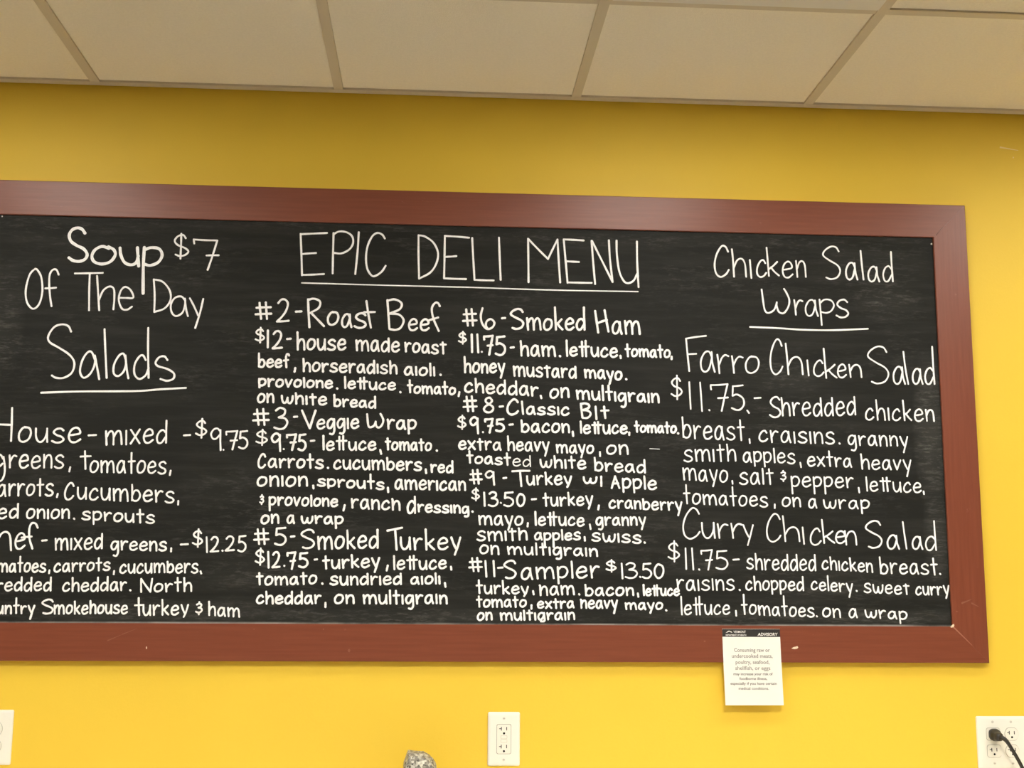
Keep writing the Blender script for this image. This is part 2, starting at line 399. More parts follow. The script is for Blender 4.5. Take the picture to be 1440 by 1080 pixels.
# ---- chalk writing -----------------------------------------------------------
# Every glyph: (width in x-heights, [strokes]); x 0..1 across the ink, y 0 = base line, 1 = x-height,
# 2 = top of tall letters, -1 = foot of descenders.
GL = {
 'a': (0.92, [[(.80,.74),(.62,.97),(.32,.92),(.05,.55),(.08,.15),(.32,0),(.6,.15),(.80,.62)], [(.80,.95),(.84,.45),(1,0)]]),
 'b': (0.85, [[(0,2),(.05,1),(.10,.03)], [(.10,.5),(.35,.92),(.75,.92),(1,.5),(.78,.08),(.4,-.02),(.12,.1)]]),
 'c': (0.80, [[(.92,.80),(.72,.98),(.4,.9),(.08,.55),(.06,.18),(.35,0),(.72,.05),(1,.24)]]),
 'd': (0.88, [[(.86,.80),(.6,.98),(.25,.85),(.02,.45),(.15,.05),(.5,.02),(.88,.42)], [(.90,2),(.92,1),(.97,0)]]),
 'e': (0.85, [[(.06,.48),(.5,.52),(.94,.62),(.85,.90),(.55,1),(.2,.82),(.03,.42),(.2,.06),(.6,0),(1,.2)]]),
 'f': (0.70, [[(1,1.72),(.86,1.97),(.6,1.95),(.42,1.55),(.42,.9),(.55,0)], [(0,.86),(.42,.9),(.85,.95)]]),
 'g': (0.85, [[(.86,.85),(.55,1),(.2,.85),(.02,.45),(.2,.05),(.55,.1),(.86,.62)], [(.90,.97),(.97,.2),(.98,-.5),(.76,-.95),(.42,-.88)]]),
 'h': (0.85, [[(0,2),(.06,1),(.12,0)], [(.10,.45),(.36,.9),(.7,1),(.93,.72),(1,0)]]),
 'i': (0.10, [[(.2,1),(.5,.5),(.8,0)]]),
 'k': (0.80, [[(.0,2),(.07,1),(.14,0)], [(.88,.95),(.5,.66),(.14,.45)], [(.32,.58),(.64,.27),(1,.02)]]),
 'l': (0.10, [[(.1,2),(.4,1),(.9,0)]]),
 'm': (1.45, [[(0,1),(.04,.5),(.08,0)], [(.07,.6),(.2,.92),(.37,.98),(.47,.7),(.5,0)], [(.5,.55),(.65,.92),(.82,.98),(.93,.7),(1,0)]]),
 'n': (0.80, [[(0,1),(.06,.5),(.1,0)], [(.09,.5),(.35,.9),(.7,.98),(.93,.7),(1,0)]]),
 'o': (0.85, [[(.62,.98),(.3,.93),(.03,.55),(.1,.12),(.45,0),(.85,.2),(1,.6),(.85,.92),(.45,1)]]),
 'p': (0.82, [[(.0,1),(.05,.2),(.10,-1)], [(.04,.75),(.35,1),(.8,.95),(1,.6),(.8,.2),(.45,.05),(.08,.12)]]),
 'r': (0.68, [[(0,1),(.1,.5),(.16,0)], [(.14,.45),(.4,.82),(.7,.98),(1,.92)]]),
 's': (0.80, [[(.95,.86),(.7,1),(.3,.94),(.10,.72),(.4,.52),(.82,.40),(1,.2),(.75,.02),(.35,-.02),(0,.1)]]),
 't': (0.66, [[(.40,2),(.46,.9),(.56,0)], [(0,.98),(.5,1.01),(1,1.03)]]),
 '%': (1.15, [[(.26,1.85),(.28,.9),(.32,0)], [(.66,2),(.67,.9),(.72,0)], [(0,1.05),(.5,1.09),(1,1.12)]]),
 'u': (0.86, [[(0,1),(.05,.4),(.25,.05),(.55,.02),(.83,.35),(.92,.72)], [(.92,1),(.94,.5),(1,0)]]),
 'v': (0.76, [[(0,1),(.2,.5),(.45,0)], [(.45,0),(.72,.5),(1,1)]]),
 'w': (1.22, [[(0,.95),(.05,.4),(.2,.03),(.4,.1),(.5,.5),(.54,.72)], [(.52,.55),(.6,.1),(.8,.03),(.97,.4),(1,.95)]]),
 'x': (0.82, [[(0,1),(.5,.5),(1,0)], [(.95,1),(.5,.5),(.05,0)]]),
 'y': (0.80, [[(0,1),(.25,.5),(.52,.08)], [(1,1),(.72,.2),(.42,-1)]]),
 'A': (1.2, [[(.45,2),(.22,1),(0,0)], [(.45,2),(.72,1),(1,0)], [(.15,.72),(.5,.78),(.85,.8)]]),
 'B': (1.2, [[(.0,1.95),(.08,1),(.16,.05)], [(.02,1.92),(.45,2),(.85,1.75),(.75,1.35),(.14,1.05)], [(.14,1.05),(.7,1.0),(1,.62),(.85,.15),(.55,-.02),(.2,.02)]]),
 'C': (1.2, [[(.98,1.62),(.82,1.92),(.55,1.98),(.2,1.5),(.02,.85),(.1,.25),(.42,0),(.8,.18),(1,.45)]]),
 'D': (1.2, [[(.05,2),(.05,1),(.08,0)], [(.05,2),(.6,1.7),(1,1.1),(.8,.4),(.08,0)]]),
 'F': (1.0, [[(.05,2),(.08,1),(.12,0)], [(.05,2),(.5,2),(1,2.05)], [(.08,1.1),(.3,1.1),(.6,1.1)]]),
 'H': (1.3, [[(.05,2),(.08,1),(.14,0)], [(.85,2),(.9,1),(1,0)], [(.08,.95),(.5,1),(.9,1.05)]]),
 'N': (1.3, [[(.02,2),(.04,1),(.08,0)], [(.02,1.95),(.45,1),(.9,.05)], [(1,2),(.95,1),(.9,.05)]]),
 'R': (1.25, [[(.0,1.95),(.06,1),(.14,0)], [(.02,1.92),(.35,2),(.72,1.8),(.65,1.35),(.16,1.0)], [(.2,1.02),(.6,.55),(1,.08)]]),
 'S': (1.2, [[(.95,1.70),(.80,1.95),(.5,1.99),(.15,1.75),(.05,1.45),(.4,1.15),(.85,.85),(1,.50),(.82,.12),(.45,0),(.18,.10)]]),
 'T': (1.2, [[(0,1.95),(.5,2),(1,2)], [(.5,2),(.52,1),(.56,0)]]),
 'V': (1.3, [[(0,2),(.3,1),(.62,0)], [(.62,0),(.8,1),(1,2)]]),
 'W': (1.5, [[(0,1.95),(.05,.9),(.1,.25),(.22,.03),(.42,.25),(.52,.7),(.54,.9)], [(.52,.75),(.6,.15),(.78,.02),(.95,.5),(1,1.1),(.9,1.7),(.82,2)]]),
 '0': (0.9, [[(.6,1.9),(.35,1.95),(.05,1.3),(.08,.5),(.4,0),(.8,.25),(1,1.0),(.88,1.7),(.5,2)]]),
 '1': (0.1, [[(.2,2),(.5,1),(.8,0)]]),
 '2': (0.95, [[(.05,1.65),(.3,1.95),(.65,1.95),(.88,1.6),(.75,1.0),(.4,.45),(0,.03)], [(0,.03),(.5,.05),(1,.1)]]),
 '3': (0.95, [[(.08,1.75),(.4,2),(.78,1.8),(.72,1.35),(.32,1.1)], [(.32,1.1),(.8,1.0),(1,.6),(.78,.12),(.4,0),(0,.15)]]),
 '5': (0.9, [[(.12,1.92),(.5,1.95),(.92,2)], [(.12,1.92),(.10,1.5),(.08,1.15)], [(.08,1.15),(.45,1.25),(.9,.95),(.98,.45),(.7,.05),(.35,0),(0,.15)]]),
 '6': (0.95, [[(.12,2),(0,1.3),(.1,.55),(.45,0),(.85,.15),(1,.6),(.75,.95),(.45,.75),(.38,.35),(.5,.05)]]),
 '7': (0.95, [[(.02,1.6),(.0,1.75),(0,1.92)], [(0,1.92),(.5,1.94),(1,2)], [(1,2),(.8,1),(.62,0)], [(.42,.95),(.7,.97),(1,1.0)]]),
 '8': (0.9, [[(.85,1.7),(.6,2),(.25,1.85),(.2,1.45),(.55,1.1),(.92,.8),(1,.4),(.7,.02),(.25,.05),(0,.4),(.2,.85),(.6,1.15),(.85,1.5),(.82,1.72)]]),
 '9': (0.9, [[(.88,1.75),(.6,2),(.25,1.9),(.02,1.5),(.18,1.1),(.5,1.05),(.85,1.4)], [(.90,1.85),(.92,1),(1,0)]]),
 '#': (1.2, [[(.22,1.95),(.28,1),(.36,0)], [(.62,2),(.68,1),(.74,.0)], [(.04,1.35),(.5,1.40),(.95,1.42)], [(0,.55),(.5,.6),(1,.62)]]),
 '$': (0.9, [[(.85,1.55),(.65,1.78),(.3,1.72),(.05,1.4),(.3,1.1),(.75,.95),(1,.65),(.75,.35),(.35,.28),(.0,.45)], [(.55,2),(.55,1),(.55,0)]]),
 '&': (0.8, [[(.1,1.6),(.5,1.75),(.9,1.6),(.75,1.25),(.4,1.1)], [(.4,1.1),(.85,1.0),(1,.65),(.7,.35),(.35,.32),(0,.45)], [(.5,2),(.5,1.88),(.5,1.75)], [(.5,.3),(.5,.15),(.5,0)]]),
}
GAP = 0.33

def smooth_line(pts, per=5):
    if len(pts) < 3:
        return pts
    if len(pts) == 3 and (Vector(pts[1]) - (Vector(pts[0]) + Vector(pts[2])) / 2).length < 1e-6:
        return pts
    P = [Vector(p) for p in pts]
    P = [P[0] * 2 - P[1]] + P + [P[-1] * 2 - P[-2]]
    out = []
    for i in range(1, len(P) - 2):
        p0, p1, p2, p3 = P[i - 1], P[i], P[i + 1], P[i + 2]
        for j in range(per):
            t = j / per
            out.append(0.5 * ((2 * p1) + (p2 - p0) * t + (2 * p0 - 5 * p1 + 4 * p2 - p3) * t * t + (3 * p1 - p0 - 3 * p2 + p3) * t ** 3))
    out.append(P[-2])
    return out

class Chalk:
    """ribbons of chalk lying on the board, slightly domed, round at both ends (units: mm)"""
    def __init__(self):
        self.v = []; self.f = []; self.spans = []
    def stroke(self, pts, sw):
        line = [Vector((p[0], p[1])) for p in smooth_line([Vector((a, b)) for a, b in pts])]
        keep = [line[0]]
        for p in line[1:]:
            if (p - keep[-1]).length > sw * 0.12: keep.append(p)
        if len(keep) < 2: keep = [line[0], line[0] + Vector((0.3, -0.3))]
        line = keep
        n = len(line)
        r = sw / 2
        ph = random.random() * 6
        rows = []
        dirs = []
        for i in range(n):
            dvec = (line[min(i + 1, n - 1)] - line[max(i - 1, 0)])
            if dvec.length < 1e-9: dvec = Vector((1, 0))
            dirs.append(dvec.normalized())
        for a in (75, 50, 25):
            rows.append((line[0] - dirs[0] * r * math.sin(math.radians(a)), dirs[0], r * math.cos(math.radians(a))))
        for i in range(n):
            rows.append((line[i], dirs[i], r * (1 + 0.07 * math.sin(i * 0.9 + ph))))
        for a in (25, 50, 75):
            rows.append((line[-1] + dirs[-1] * r * math.sin(math.radians(a)), dirs[-1], r * math.cos(math.radians(a))))
        lift = 0.05 + 0.25 * random.random()
        b0 = len(self.v)
        for (c, dvec, w) in rows:
            nrm = Vector((-dvec.y, dvec.x))
            dome = 0.55 * min(1, w / r)
            for s, h in ((1, 0.0), (0.45, 0.8), (-0.45, 0.8), (-1, 0.0)):
                q = c + nrm * (w * s)
                self.v.append((q.x / 1000, YB - (lift + dome * h) / 1000, H + q.y / 1000))
        for i in range(len(rows) - 1):
            for j in range(3):
                a = b0 + i * 4 + j
                self.f.append((a, a + 1, a + 5, a + 4))
        self.spans.append((b0, len(self.v)))
    def clusters(self):
        """runs of strokes that stand together; words set far apart come out as runs of their own, the longest first"""
        B = []
        for s, e in self.spans:
            xs = [p[0] for p in self.v[s:e]]; zs = [p[2] for p in self.v[s:e]]
            B.append((min(xs), max(xs), min(zs), max(zs)))
        n = len(B); grp = list(range(n))
        def find(i):
            while grp[i] != i: i = grp[i]
            return i
        size = [max(b[1] - b[0], b[3] - b[2]) for b in B]
        for i in range(n):
            for j in range(i):
                gx = max(0, B[i][0] - B[j][1], B[j][0] - B[i][1]); gz = max(0, B[i][2] - B[j][3], B[j][2] - B[i][3])
                if math.hypot(gx, gz) <= max(0.02, 0.5 * max(size[i], size[j])): grp[find(i)] = find(j)
        runs = {}
        for i in range(n): runs.setdefault(find(i), []).append(i)
        out = []
        for mem in sorted(runs.values(), key=len, reverse=True):
            v = []; remap = {}
            for i in mem:
                for k in range(*self.spans[i]): remap[k] = len(v); v.append(self.v[k])
            out.append((v, [tuple(remap[k] for k in q) for q in self.f if q[0] in remap]))
        return out
    def word(self, text, u0, v0, u1, v1, xh, asc, desc, sw, xs=None):
        ws = [GL[c][0] for c in text]
        total = sum(ws) + GAP * (len(text) - 1)
        def pair(a, b):   # narrow letters sit closer
            return GAP
        x = 0.0
        for c, w in zip(text, ws):
            a, b = x / total, (x + w) / total
            x += w + GAP
            if len(text) == 1: a, b = 0.0, 1.0
            jy = random.uniform(-0.035, 0.035) * xh if len(text) > 1 else 0
            js = 1 + (random.uniform(-0.05, 0.05) if len(text) > 1 else 0)
            for st in GL[c][1]:
                pts = []
                for gx, gy in st:
                    t = a + (b - a) * gx
                    if gy <= 0: h = gy * desc
                    elif gy <= 1: h = gy * xh * js
                    else: h = xh * js + (gy - 1) * (asc - xh * js)
                    if c.isupper() or c in '0123456789#$&': h = gy / 2 * asc
                    pts.append((u0 + (u1 - u0) * t, v0 + (v1 - v0) * t + h + jy))
                self.stroke(pts, sw * random.uniform(0.94, 1.06))

SECTIONS = [
    ('heading_lettering', 'thick and thin white chalk heading reading Soup $7 Of The Day', [
    ], [
        (7.4, [-2.5, -392.9, -10.0, -383.1, -21.0, -379.8, -33.2, -384.6, -40.1, -397.5, -35.7, -413.3, -21.2, -424.2, -3.5, -432.8, 5.9, -446.2, 1.5, -458.9, -12.3, -464.7, -27.4, -462.8, -37.3, -456.2]),
        (7.3, [57.5, -430.4, 41.3, -425.4, 24.6, -434.4, 17.8, -450.4, 24.2, -464.7, 42.6, -470.1, 62.9, -463.8, 74.0, -446.8, 69.7, -433.3, 56.4, -425.9]),
        (7.3, [84.6, -428.4, 87.7, -446.5, 97.4, -464.3, 112.8, -470.7, 125.5, -465.0, 130.1, -447.7]),
        (7.3, [126.8, -426.5, 129.3, -447.7, 132.4, -473.4]),
        (7.4, [143.7, -425.6, 143.7, -474.5, 146.8, -541.9]),
        (7.3, [144.0, -431.5, 160.1, -425.7, 179.8, -428.4, 187.9, -444.1, 179.3, -462.4, 160.3, -471.0, 145.0, -467.7]),
        (4.7, [243.5, -399.5, 236.6, -391.5, 223.7, -395.4, 216.9, -407.0, 224.8, -417.3, 242.5, -424.6, 251.6, -433.4, 243.4, -442.7, 230.5, -445.3, 220.8, -441.9]),
        (4.7, [232.1, -388.4, 232.8, -420.3, 233.0, -452.0]),
        (4.7, [265.0, -412.6, 263.9, -407.2, 263.2, -402.2]),
        (4.7, [263.2, -402.2, 289.4, -403.4, 320.9, -403.5]),
        (4.7, [320.9, -403.5, 310.9, -443.4, 300.7, -479.0]),
        (4.7, [296.4, -442.4, 310.8, -441.6, 326.0, -441.2]),
        (4.6, [-113.6, -486.8, -119.9, -488.8, -129.6, -503.3, -135.7, -539.2, -130.6, -570.3, -115.5, -586.4, -101.4, -574.1, -95.8, -542.8, -100.7, -507.1, -111.4, -488.6, -116.7, -486.0]),
        (4.6, [-59.4, -499.5, -65.3, -487.5, -74.3, -487.7, -80.7, -500.0, -80.4, -524.6, -76.3, -555.8, -71.4, -578.8]),
        (4.6, [-89.1, -534.6, -76.4, -533.9, -63.7, -532.3]),
        (4.6, [-20.3, -495.4, 13.1, -494.2, 46.5, -492.5]),
        (4.6, [15.3, -494.6, 16.2, -531.4, 19.1, -587.1]),
        (4.6, [33.2, -500.5, 38.4, -544.3, 43.4, -586.6]),
        (4.6, [41.1, -562.1, 50.0, -537.4, 64.3, -526.7, 75.4, -532.3, 78.1, -556.9, 77.5, -583.7]),
        (4.6, [90.4, -554.4, 106.7, -554.5, 123.8, -553.2, 116.3, -534.5, 103.0, -526.8, 92.8, -536.4, 88.9, -558.9, 97.5, -581.0, 110.5, -583.9, 121.6, -576.1]),
        (4.6, [170.8, -506.4, 175.0, -545.8, 176.3, -587.4]),
        (4.6, [170.8, -506.4, 192.7, -511.7, 211.1, -533.8, 213.6, -558.4, 200.4, -578.9, 176.4, -588.3]),
        (4.6, [249.8, -557.7, 239.8, -548.0, 224.9, -551.5, 215.8, -567.3, 218.1, -587.4, 229.3, -597.5, 244.0, -589.1, 249.6, -571.1, 249.8, -557.7]),
        (4.6, [248.7, -553.2, 253.0, -580.0, 258.2, -596.9]),
        (4.6, [260.8, -552.0, 271.2, -570.7, 283.1, -595.0]),
        (4.6, [293.3, -553.1, 287.1, -588.2, 277.2, -626.4]),
    ]),
    ('heading_lettering', 'thin white chalk heading reading Salads over a long underline', [
    ], [
        (4.9, [-20.6, -641.2, -27.8, -628.1, -42.9, -623.9, -61.6, -630.9, -74.2, -653.3, -69.8, -668.6, -47.8, -681.4, -21.3, -698.5, -8.2, -718.0, -12.2, -742.2, -30.4, -755.6, -49.3, -756.0, -59.4, -750.5]),
        (4.9, [41.0, -710.6, 31.3, -690.9, 20.8, -693.3, 10.2, -713.3, 6.7, -739.7, 16.1, -754.8, 30.3, -745.9, 39.7, -726.0, 41.0, -710.6]),
        (4.9, [39.5, -699.6, 46.1, -725.8, 53.5, -757.7]),
        (4.9, [59.0, -633.9, 63.5, -681.5, 71.1, -753.9]),
        (4.9, [114.4, -709.2, 108.0, -693.9, 97.7, -698.5, 87.0, -720.7, 87.4, -742.7, 98.4, -749.1, 110.5, -737.9, 115.0, -720.2, 114.4, -709.2]),
        (4.9, [113.0, -698.2, 117.2, -729.0, 122.9, -754.3]),
        (4.9, [162.1, -708.4, 155.2, -697.5, 146.7, -699.8, 136.3, -719.8, 137.2, -744.0, 149.7, -755.6, 164.1, -745.7, 170.0, -728.0]),
        (4.9, [163.9, -628.7, 166.6, -688.4, 171.3, -752.2]),
        (4.9, [214.2, -707.4, 206.5, -698.7, 193.8, -701.2, 185.9, -714.5, 192.8, -723.2, 214.5, -729.5, 231.2, -740.2, 230.6, -753.4, 215.9, -758.9, 200.0, -754.8]),
        (4.8, [-81.9, -793.1, 9.7, -788.6, 140.7, -785.5, 200.0, -780.2, 261.6, -775.7]),
    ]),
    ('item_lettering', 'white chalk item name reading House, mixed, $9.75', [
        ('ouse', -128.1, -913.3, 17.6, -912.2, 34.0, 59.5, 18.7, 4.7),
        ('mixed', 77.2, -917.4, 221.8, -909.4, 33.3, 53.8, 18.3, 4.7),
    ], [
        (4.9, [-188.0, -834.2, -186.8, -873.0, -185.9, -909.9]),
        (4.9, [-188.6, -871.3, -169.4, -871.9, -148.5, -872.4]),
        (4.9, [-148.0, -831.4, -146.0, -872.4, -145.0, -911.0]),
        (4.7, [36.4, -895.2, 45.2, -894.6, 54.0, -894.1]),
    ]),
    ('price_lettering', 'white chalk price -$9.75 at the end of the House line', [
        ('$', 291.2, -897.3, 315.9, -896.9, 23.0, 46.0, 12.7, 4.5),
        ('9', 327.0, -927.1, 352.1, -926.7, 26.4, 52.8, 14.5, 4.5),
        ('7', 363.8, -924.9, 390.3, -924.5, 22.5, 45.1, 12.4, 4.5),
        ('5', 395.6, -921.8, 415.7, -921.6, 21.3, 42.5, 11.7, 4.5),
    ], [
        (4.7, [262.9, -892.0, 270.3, -891.5, 277.7, -890.9]),
        (4.0, [358.4, -925.3, 358.8, -925.8, 359.2, -926.2]),
    ]),
    ('description_lettering', 'white chalk lines reading greens, tomatoes, carrots, cucumbers, red onion, sprouts', [
        ('reens', -145.9, -975.1, -19.0, -975.2, 29.9, 52.3, 16.5, 4.6),
        ('t', 20.8, -976.4, 44.5, -976.1, 30.3, 42.7, 16.7, 4.6),
        ('omatoes', 45.1, -984.2, 223.5, -984.2, 27.7, 48.5, 15.2, 4.6),
        ('carrots', -190.7, -1043.4, -39.0, -1040.1, 27.0, 39.7, 14.9, 4.6),
        ('C', -10.8, -1050.3, 9.4, -1050.1, 20.1, 40.2, 11.0, 4.6),
        ('ucumbers', 19.0, -1047.9, 245.9, -1054.0, 27.1, 38.1, 14.9, 4.6),
        ('red', -185.6, -1095.5, -116.1, -1094.9, 22.7, 32.7, 12.5, 4.6),
        ('onion', -96.2, -1095.5, 2.6, -1093.7, 21.2, 37.1, 11.7, 4.6),
        ('sprouts', 33.5, -1096.0, 202.3, -1104.5, 19.7, 30.3, 9.3, 4.6),
    ], [
        (4.6, [-160.3, -954.0, -167.6, -944.7, -178.6, -947.8, -184.7, -960.7, -179.7, -973.0, -169.6, -974.5, -161.1, -965.9]),
        (4.6, [-159.7, -949.7, -155.2, -973.1, -155.1, -992.2, -160.7, -1005.9, -171.3, -1009.4]),
        (4.6, [-2.0, -972.5, -2.8, -977.6, -3.5, -982.7]),
        (4.7, [235.4, -978.1, 234.6, -983.3, 233.9, -988.4]),
        (4.6, [-27.2, -1036.6, -28.0, -1040.4, -28.7, -1044.2]),
        (4.6, [257.1, -1050.5, 257.1, -1054.8, 257.1, -1059.1]),
        (4.8, [14.3, -1094.9, 14.8, -1095.3, 15.2, -1095.8]),
    ]),
    ('item_lettering', 'white chalk item name reading Chef, mixed greens, $12.25', [
        ('e', -118.8, -1167.7, -96.0, -1166.7, 36.7, 64.3, 20.2, 4.5),
        ('mixed', -25.3, -1168.7, 84.1, -1165.3, 25.6, 34.2, 14.1, 4.5),
        ('greens', 105.1, -1167.6, 234.0, -1168.3, 20.4, 35.6, 15.1, 4.6),
    ], [
        (4.8, [-178.0, -1127.4, -188.6, -1123.3, -198.9, -1140.1, -193.8, -1165.1, -176.9, -1171.6, -171.2, -1164.9]),
        (4.8, [-169.1, -1108.4, -165.2, -1139.8, -159.7, -1171.0]),
        (4.8, [-161.0, -1152.3, -152.9, -1133.4, -141.0, -1127.9, -131.7, -1137.4, -126.9, -1170.8]),
        (4.8, [-68.7, -1117.2, -74.3, -1107.6, -83.4, -1107.2, -87.9, -1120.3, -86.0, -1143.3, -77.8, -1166.6]),
        (4.8, [-104.3, -1140.9, -92.8, -1139.2, -81.4, -1138.2]),
        (4.6, [-56.4, -1147.7, -51.1, -1147.2, -45.7, -1146.7]),
        (4.6, [246.0, -1163.2, 245.9, -1167.0, 245.9, -1170.8]),
    ]),
    ('price_lettering', 'white chalk price -$12.25 at the end of the Chef line', [
        ('$', 296.3, -1159.5, 318.2, -1159.3, 20.9, 41.8, 11.5, 4.3),
        ('1', 327.1, -1171.8, 331.7, -1171.7, 17.6, 35.3, 9.7, 4.6),
        ('2', 338.9, -1170.8, 357.2, -1170.7, 17.6, 35.3, 9.7, 4.6),
        ('2', 374.4, -1168.0, 394.0, -1167.9, 17.2, 34.5, 9.5, 4.6),
        ('5', 403.9, -1169.5, 421.4, -1169.3, 18.5, 37.0, 10.2, 4.6),
    ], [
        (4.6, [268.1, -1154.2, 276.4, -1153.7, 284.8, -1153.2]),
        (4.8, [366.8, -1167.7, 367.2, -1168.1, 367.7, -1168.6]),
    ]),
    ('description_lettering', 'white chalk lines reading tomatoes, cheddar, North Country Smokehouse turkey and ham', [
        ('tomatoes', -188.0, -1220.6, -44.6, -1221.3, 19.4, 34.8, 10.7, 4.5),
        ('carrots', -24.0, -1220.3, 104.4, -1215.3, 18.7, 28.7, 10.3, 4.5),
        ('cucumbers', 128.9, -1221.8, 310.4, -1219.7, 20.3, 24.6, 11.1, 4.5),
        ('shredded', -197.0, -1265.3, -28.7, -1264.3, 18.6, 30.5, 10.2, 4.5),
        ('cheddar', -1.3, -1265.8, 145.1, -1262.5, 19.4, 31.0, 10.7, 4.5),
        ('N', 179.0, -1266.4, 205.0, -1266.3, 15.3, 30.7, 8.4, 4.5),
        ('or', 211.6, -1264.6, 252.2, -1264.3, 18.7, 32.7, 10.3, 4.5),
        ('th', 258.9, -1263.5, 297.9, -1263.2, 20.2, 30.7, 11.1, 4.5),
        ('country', -188.9, -1318.6, -64.1, -1316.4, 17.0, 34.4, 14.0, 4.5),
        ('S', -47.2, -1318.0, -21.1, -1317.9, 16.4, 32.8, 9.0, 4.5),
        ('mokehouse', -17.7, -1317.8, 150.6, -1316.2, 19.3, 28.4, 10.6, 4.5),
        ('t', 168.2, -1320.3, 188.0, -1320.2, 23.1, 39.6, 12.7, 4.5),
        ('urkey', 188.1, -1320.2, 292.2, -1317.2, 21.6, 35.1, 7.0, 4.5),
        ('&', 311.3, -1318.1, 324.7, -1318.0, 14.3, 28.7, 7.9, 4.3),
        ('ham', 340.6, -1319.5, 413.1, -1323.3, 19.4, 31.0, 10.7, 4.5),
    ], [
        (4.5, [-34.9, -1217.1, -35.1, -1220.5, -35.3, -1223.8]),
        (4.5, [115.3, -1217.8, 115.1, -1221.5, 114.9, -1225.3]),
        (4.5, [317.5, -1217.2, 318.4, -1219.7, 319.4, -1222.2]),
        (4.7, [155.1, -1262.0, 155.5, -1262.5, 156.0, -1262.9]),
    ]),
    ('title_lettering', 'large white chalk title reading EPIC DELI MENU with a long underline', [
    ], [
        (4.9, [525.8, -381.3, 529.5, -433.3, 532.8, -487.4]),
        (4.9, [525.9, -382.1, 556.9, -379.7, 591.1, -377.3]),
        (4.9, [530.2, -433.3, 547.2, -431.3, 565.4, -429.7]),
        (4.8, [532.8, -486.6, 560.3, -485.2, 586.7, -483.0]),
        (4.9, [607.5, -376.9, 607.7, -423.5, 608.3, -480.6]),
        (4.9, [607.6, -380.0, 621.5, -372.5, 640.6, -374.4, 654.2, -384.8, 656.6, -402.6, 647.5, -418.6, 628.8, -428.9, 609.0, -428.2]),
        (4.9, [670.3, -373.3, 668.6, -422.0, 664.4, -481.2]),
        (4.9, [735.7, -387.9, 728.6, -377.8, 716.3, -374.1, 703.9, -383.6, 693.0, -409.6, 690.0, -441.3, 694.5, -468.7, 706.4, -485.0, 717.7, -483.1, 730.8, -472.6, 739.3, -458.6]),
        (4.9, [819.9, -377.5, 821.0, -434.2, 823.5, -488.6]),
        (4.9, [819.9, -377.5, 836.1, -380.2, 857.6, -395.6, 869.5, -421.1, 866.1, -448.9, 851.2, -473.0, 823.5, -489.4]),
        (4.9, [886.2, -378.2, 886.2, -432.6, 885.9, -487.2]),
        (4.9, [886.1, -377.4, 917.0, -378.6, 947.2, -380.6]),
        (4.9, [888.1, -431.8, 902.3, -430.7, 915.8, -429.1]),
        (4.9, [885.9, -487.2, 910.8, -487.8, 940.8, -487.9]),
        (4.9, [955.1, -381.2, 958.4, -434.9, 962.1, -488.2]),
        (4.9, [962.2, -489.4, 985.2, -490.0, 1010.3, -489.9]),
        (5.0, [1022.8, -378.7, 1025.2, -433.3, 1028.0, -487.9]),
        (5.0, [1096.6, -379.7, 1097.6, -435.5, 1098.3, -492.2]),
        (5.0, [1096.6, -379.7, 1122.0, -405.9, 1147.3, -431.2]),
        (4.9, [1147.3, -431.2, 1158.9, -406.1, 1171.4, -379.8]),
        (5.0, [1171.4, -379.8, 1174.5, -433.7, 1178.4, -491.2]),
        (5.0, [1187.4, -380.6, 1192.0, -433.3, 1197.1, -491.6]),
        (5.0, [1187.4, -379.0, 1213.5, -379.6, 1238.2, -380.6]),
        (4.9, [1195.2, -436.0, 1209.6, -436.5, 1225.9, -436.9]),
        (4.9, [1197.1, -490.8, 1228.9, -490.9, 1258.1, -490.6]),
        (5.0, [1258.5, -380.9, 1262.2, -435.6, 1267.0, -493.2]),
        (5.0, [1259.3, -380.9, 1285.6, -434.3, 1311.5, -487.0]),
        (5.0, [1302.8, -378.6, 1305.2, -426.6, 1311.5, -487.0]),
        (5.0, [1322.4, -378.9, 1322.9, -414.2, 1328.5, -458.0, 1340.0, -483.6, 1351.7, -489.3, 1365.5, -481.8, 1374.2, -464.9]),
        (5.0, [1374.6, -380.0, 1374.9, -436.9, 1377.8, -498.7]),
        (3.2, [532.7, -506.9, 731.7, -508.3, 949.5, -509.0]),
        (3.2, [948.9, -509.0, 1163.0, -511.4, 1376.1, -510.6]),
    ]),
    ('item_lettering', 'white chalk item name reading #2 Roast Beef', [
        ('#', 422.8, -600.4, 460.7, -599.6, 20.7, 41.4, 11.4, 5.4),
        ('2', 475.5, -607.0, 504.0, -606.5, 28.8, 57.6, 15.9, 5.4),
        ('R', 549.7, -619.0, 590.8, -618.2, 36.2, 72.3, 19.9, 5.4),
        ('o', 599.5, -611.9, 625.6, -611.3, 32.7, 57.3, 18.0, 5.5),
        ('a', 634.3, -617.0, 658.5, -616.5, 33.5, 58.7, 18.4, 5.5),
        ('s', 666.3, -617.9, 693.6, -617.3, 36.6, 64.1, 20.2, 5.5),
        ('B', 745.8, -620.9, 787.1, -620.1, 38.2, 76.5, 21.0, 5.5),
        ('ee', 800.0, -622.2, 849.8, -622.0, 29.6, 51.7, 16.3, 5.5),
    ], [
        (5.5, [520.9, -580.3, 527.6, -579.8, 534.4, -579.3]),
        (5.3, [693.9, -549.8, 699.3, -582.0, 706.6, -616.8]),
        (5.3, [688.6, -578.4, 701.1, -577.7, 715.1, -577.1]),
        (5.3, [876.3, -558.8, 871.6, -551.1, 864.0, -551.3, 856.6, -565.1, 860.8, -590.4, 874.7, -622.0]),
        (5.3, [846.8, -596.5, 858.9, -592.4, 872.6, -587.8]),
    ]),
    ('description_lettering', 'white chalk lines reading $12 house made roast beef, horseradish aioli on white bread', [
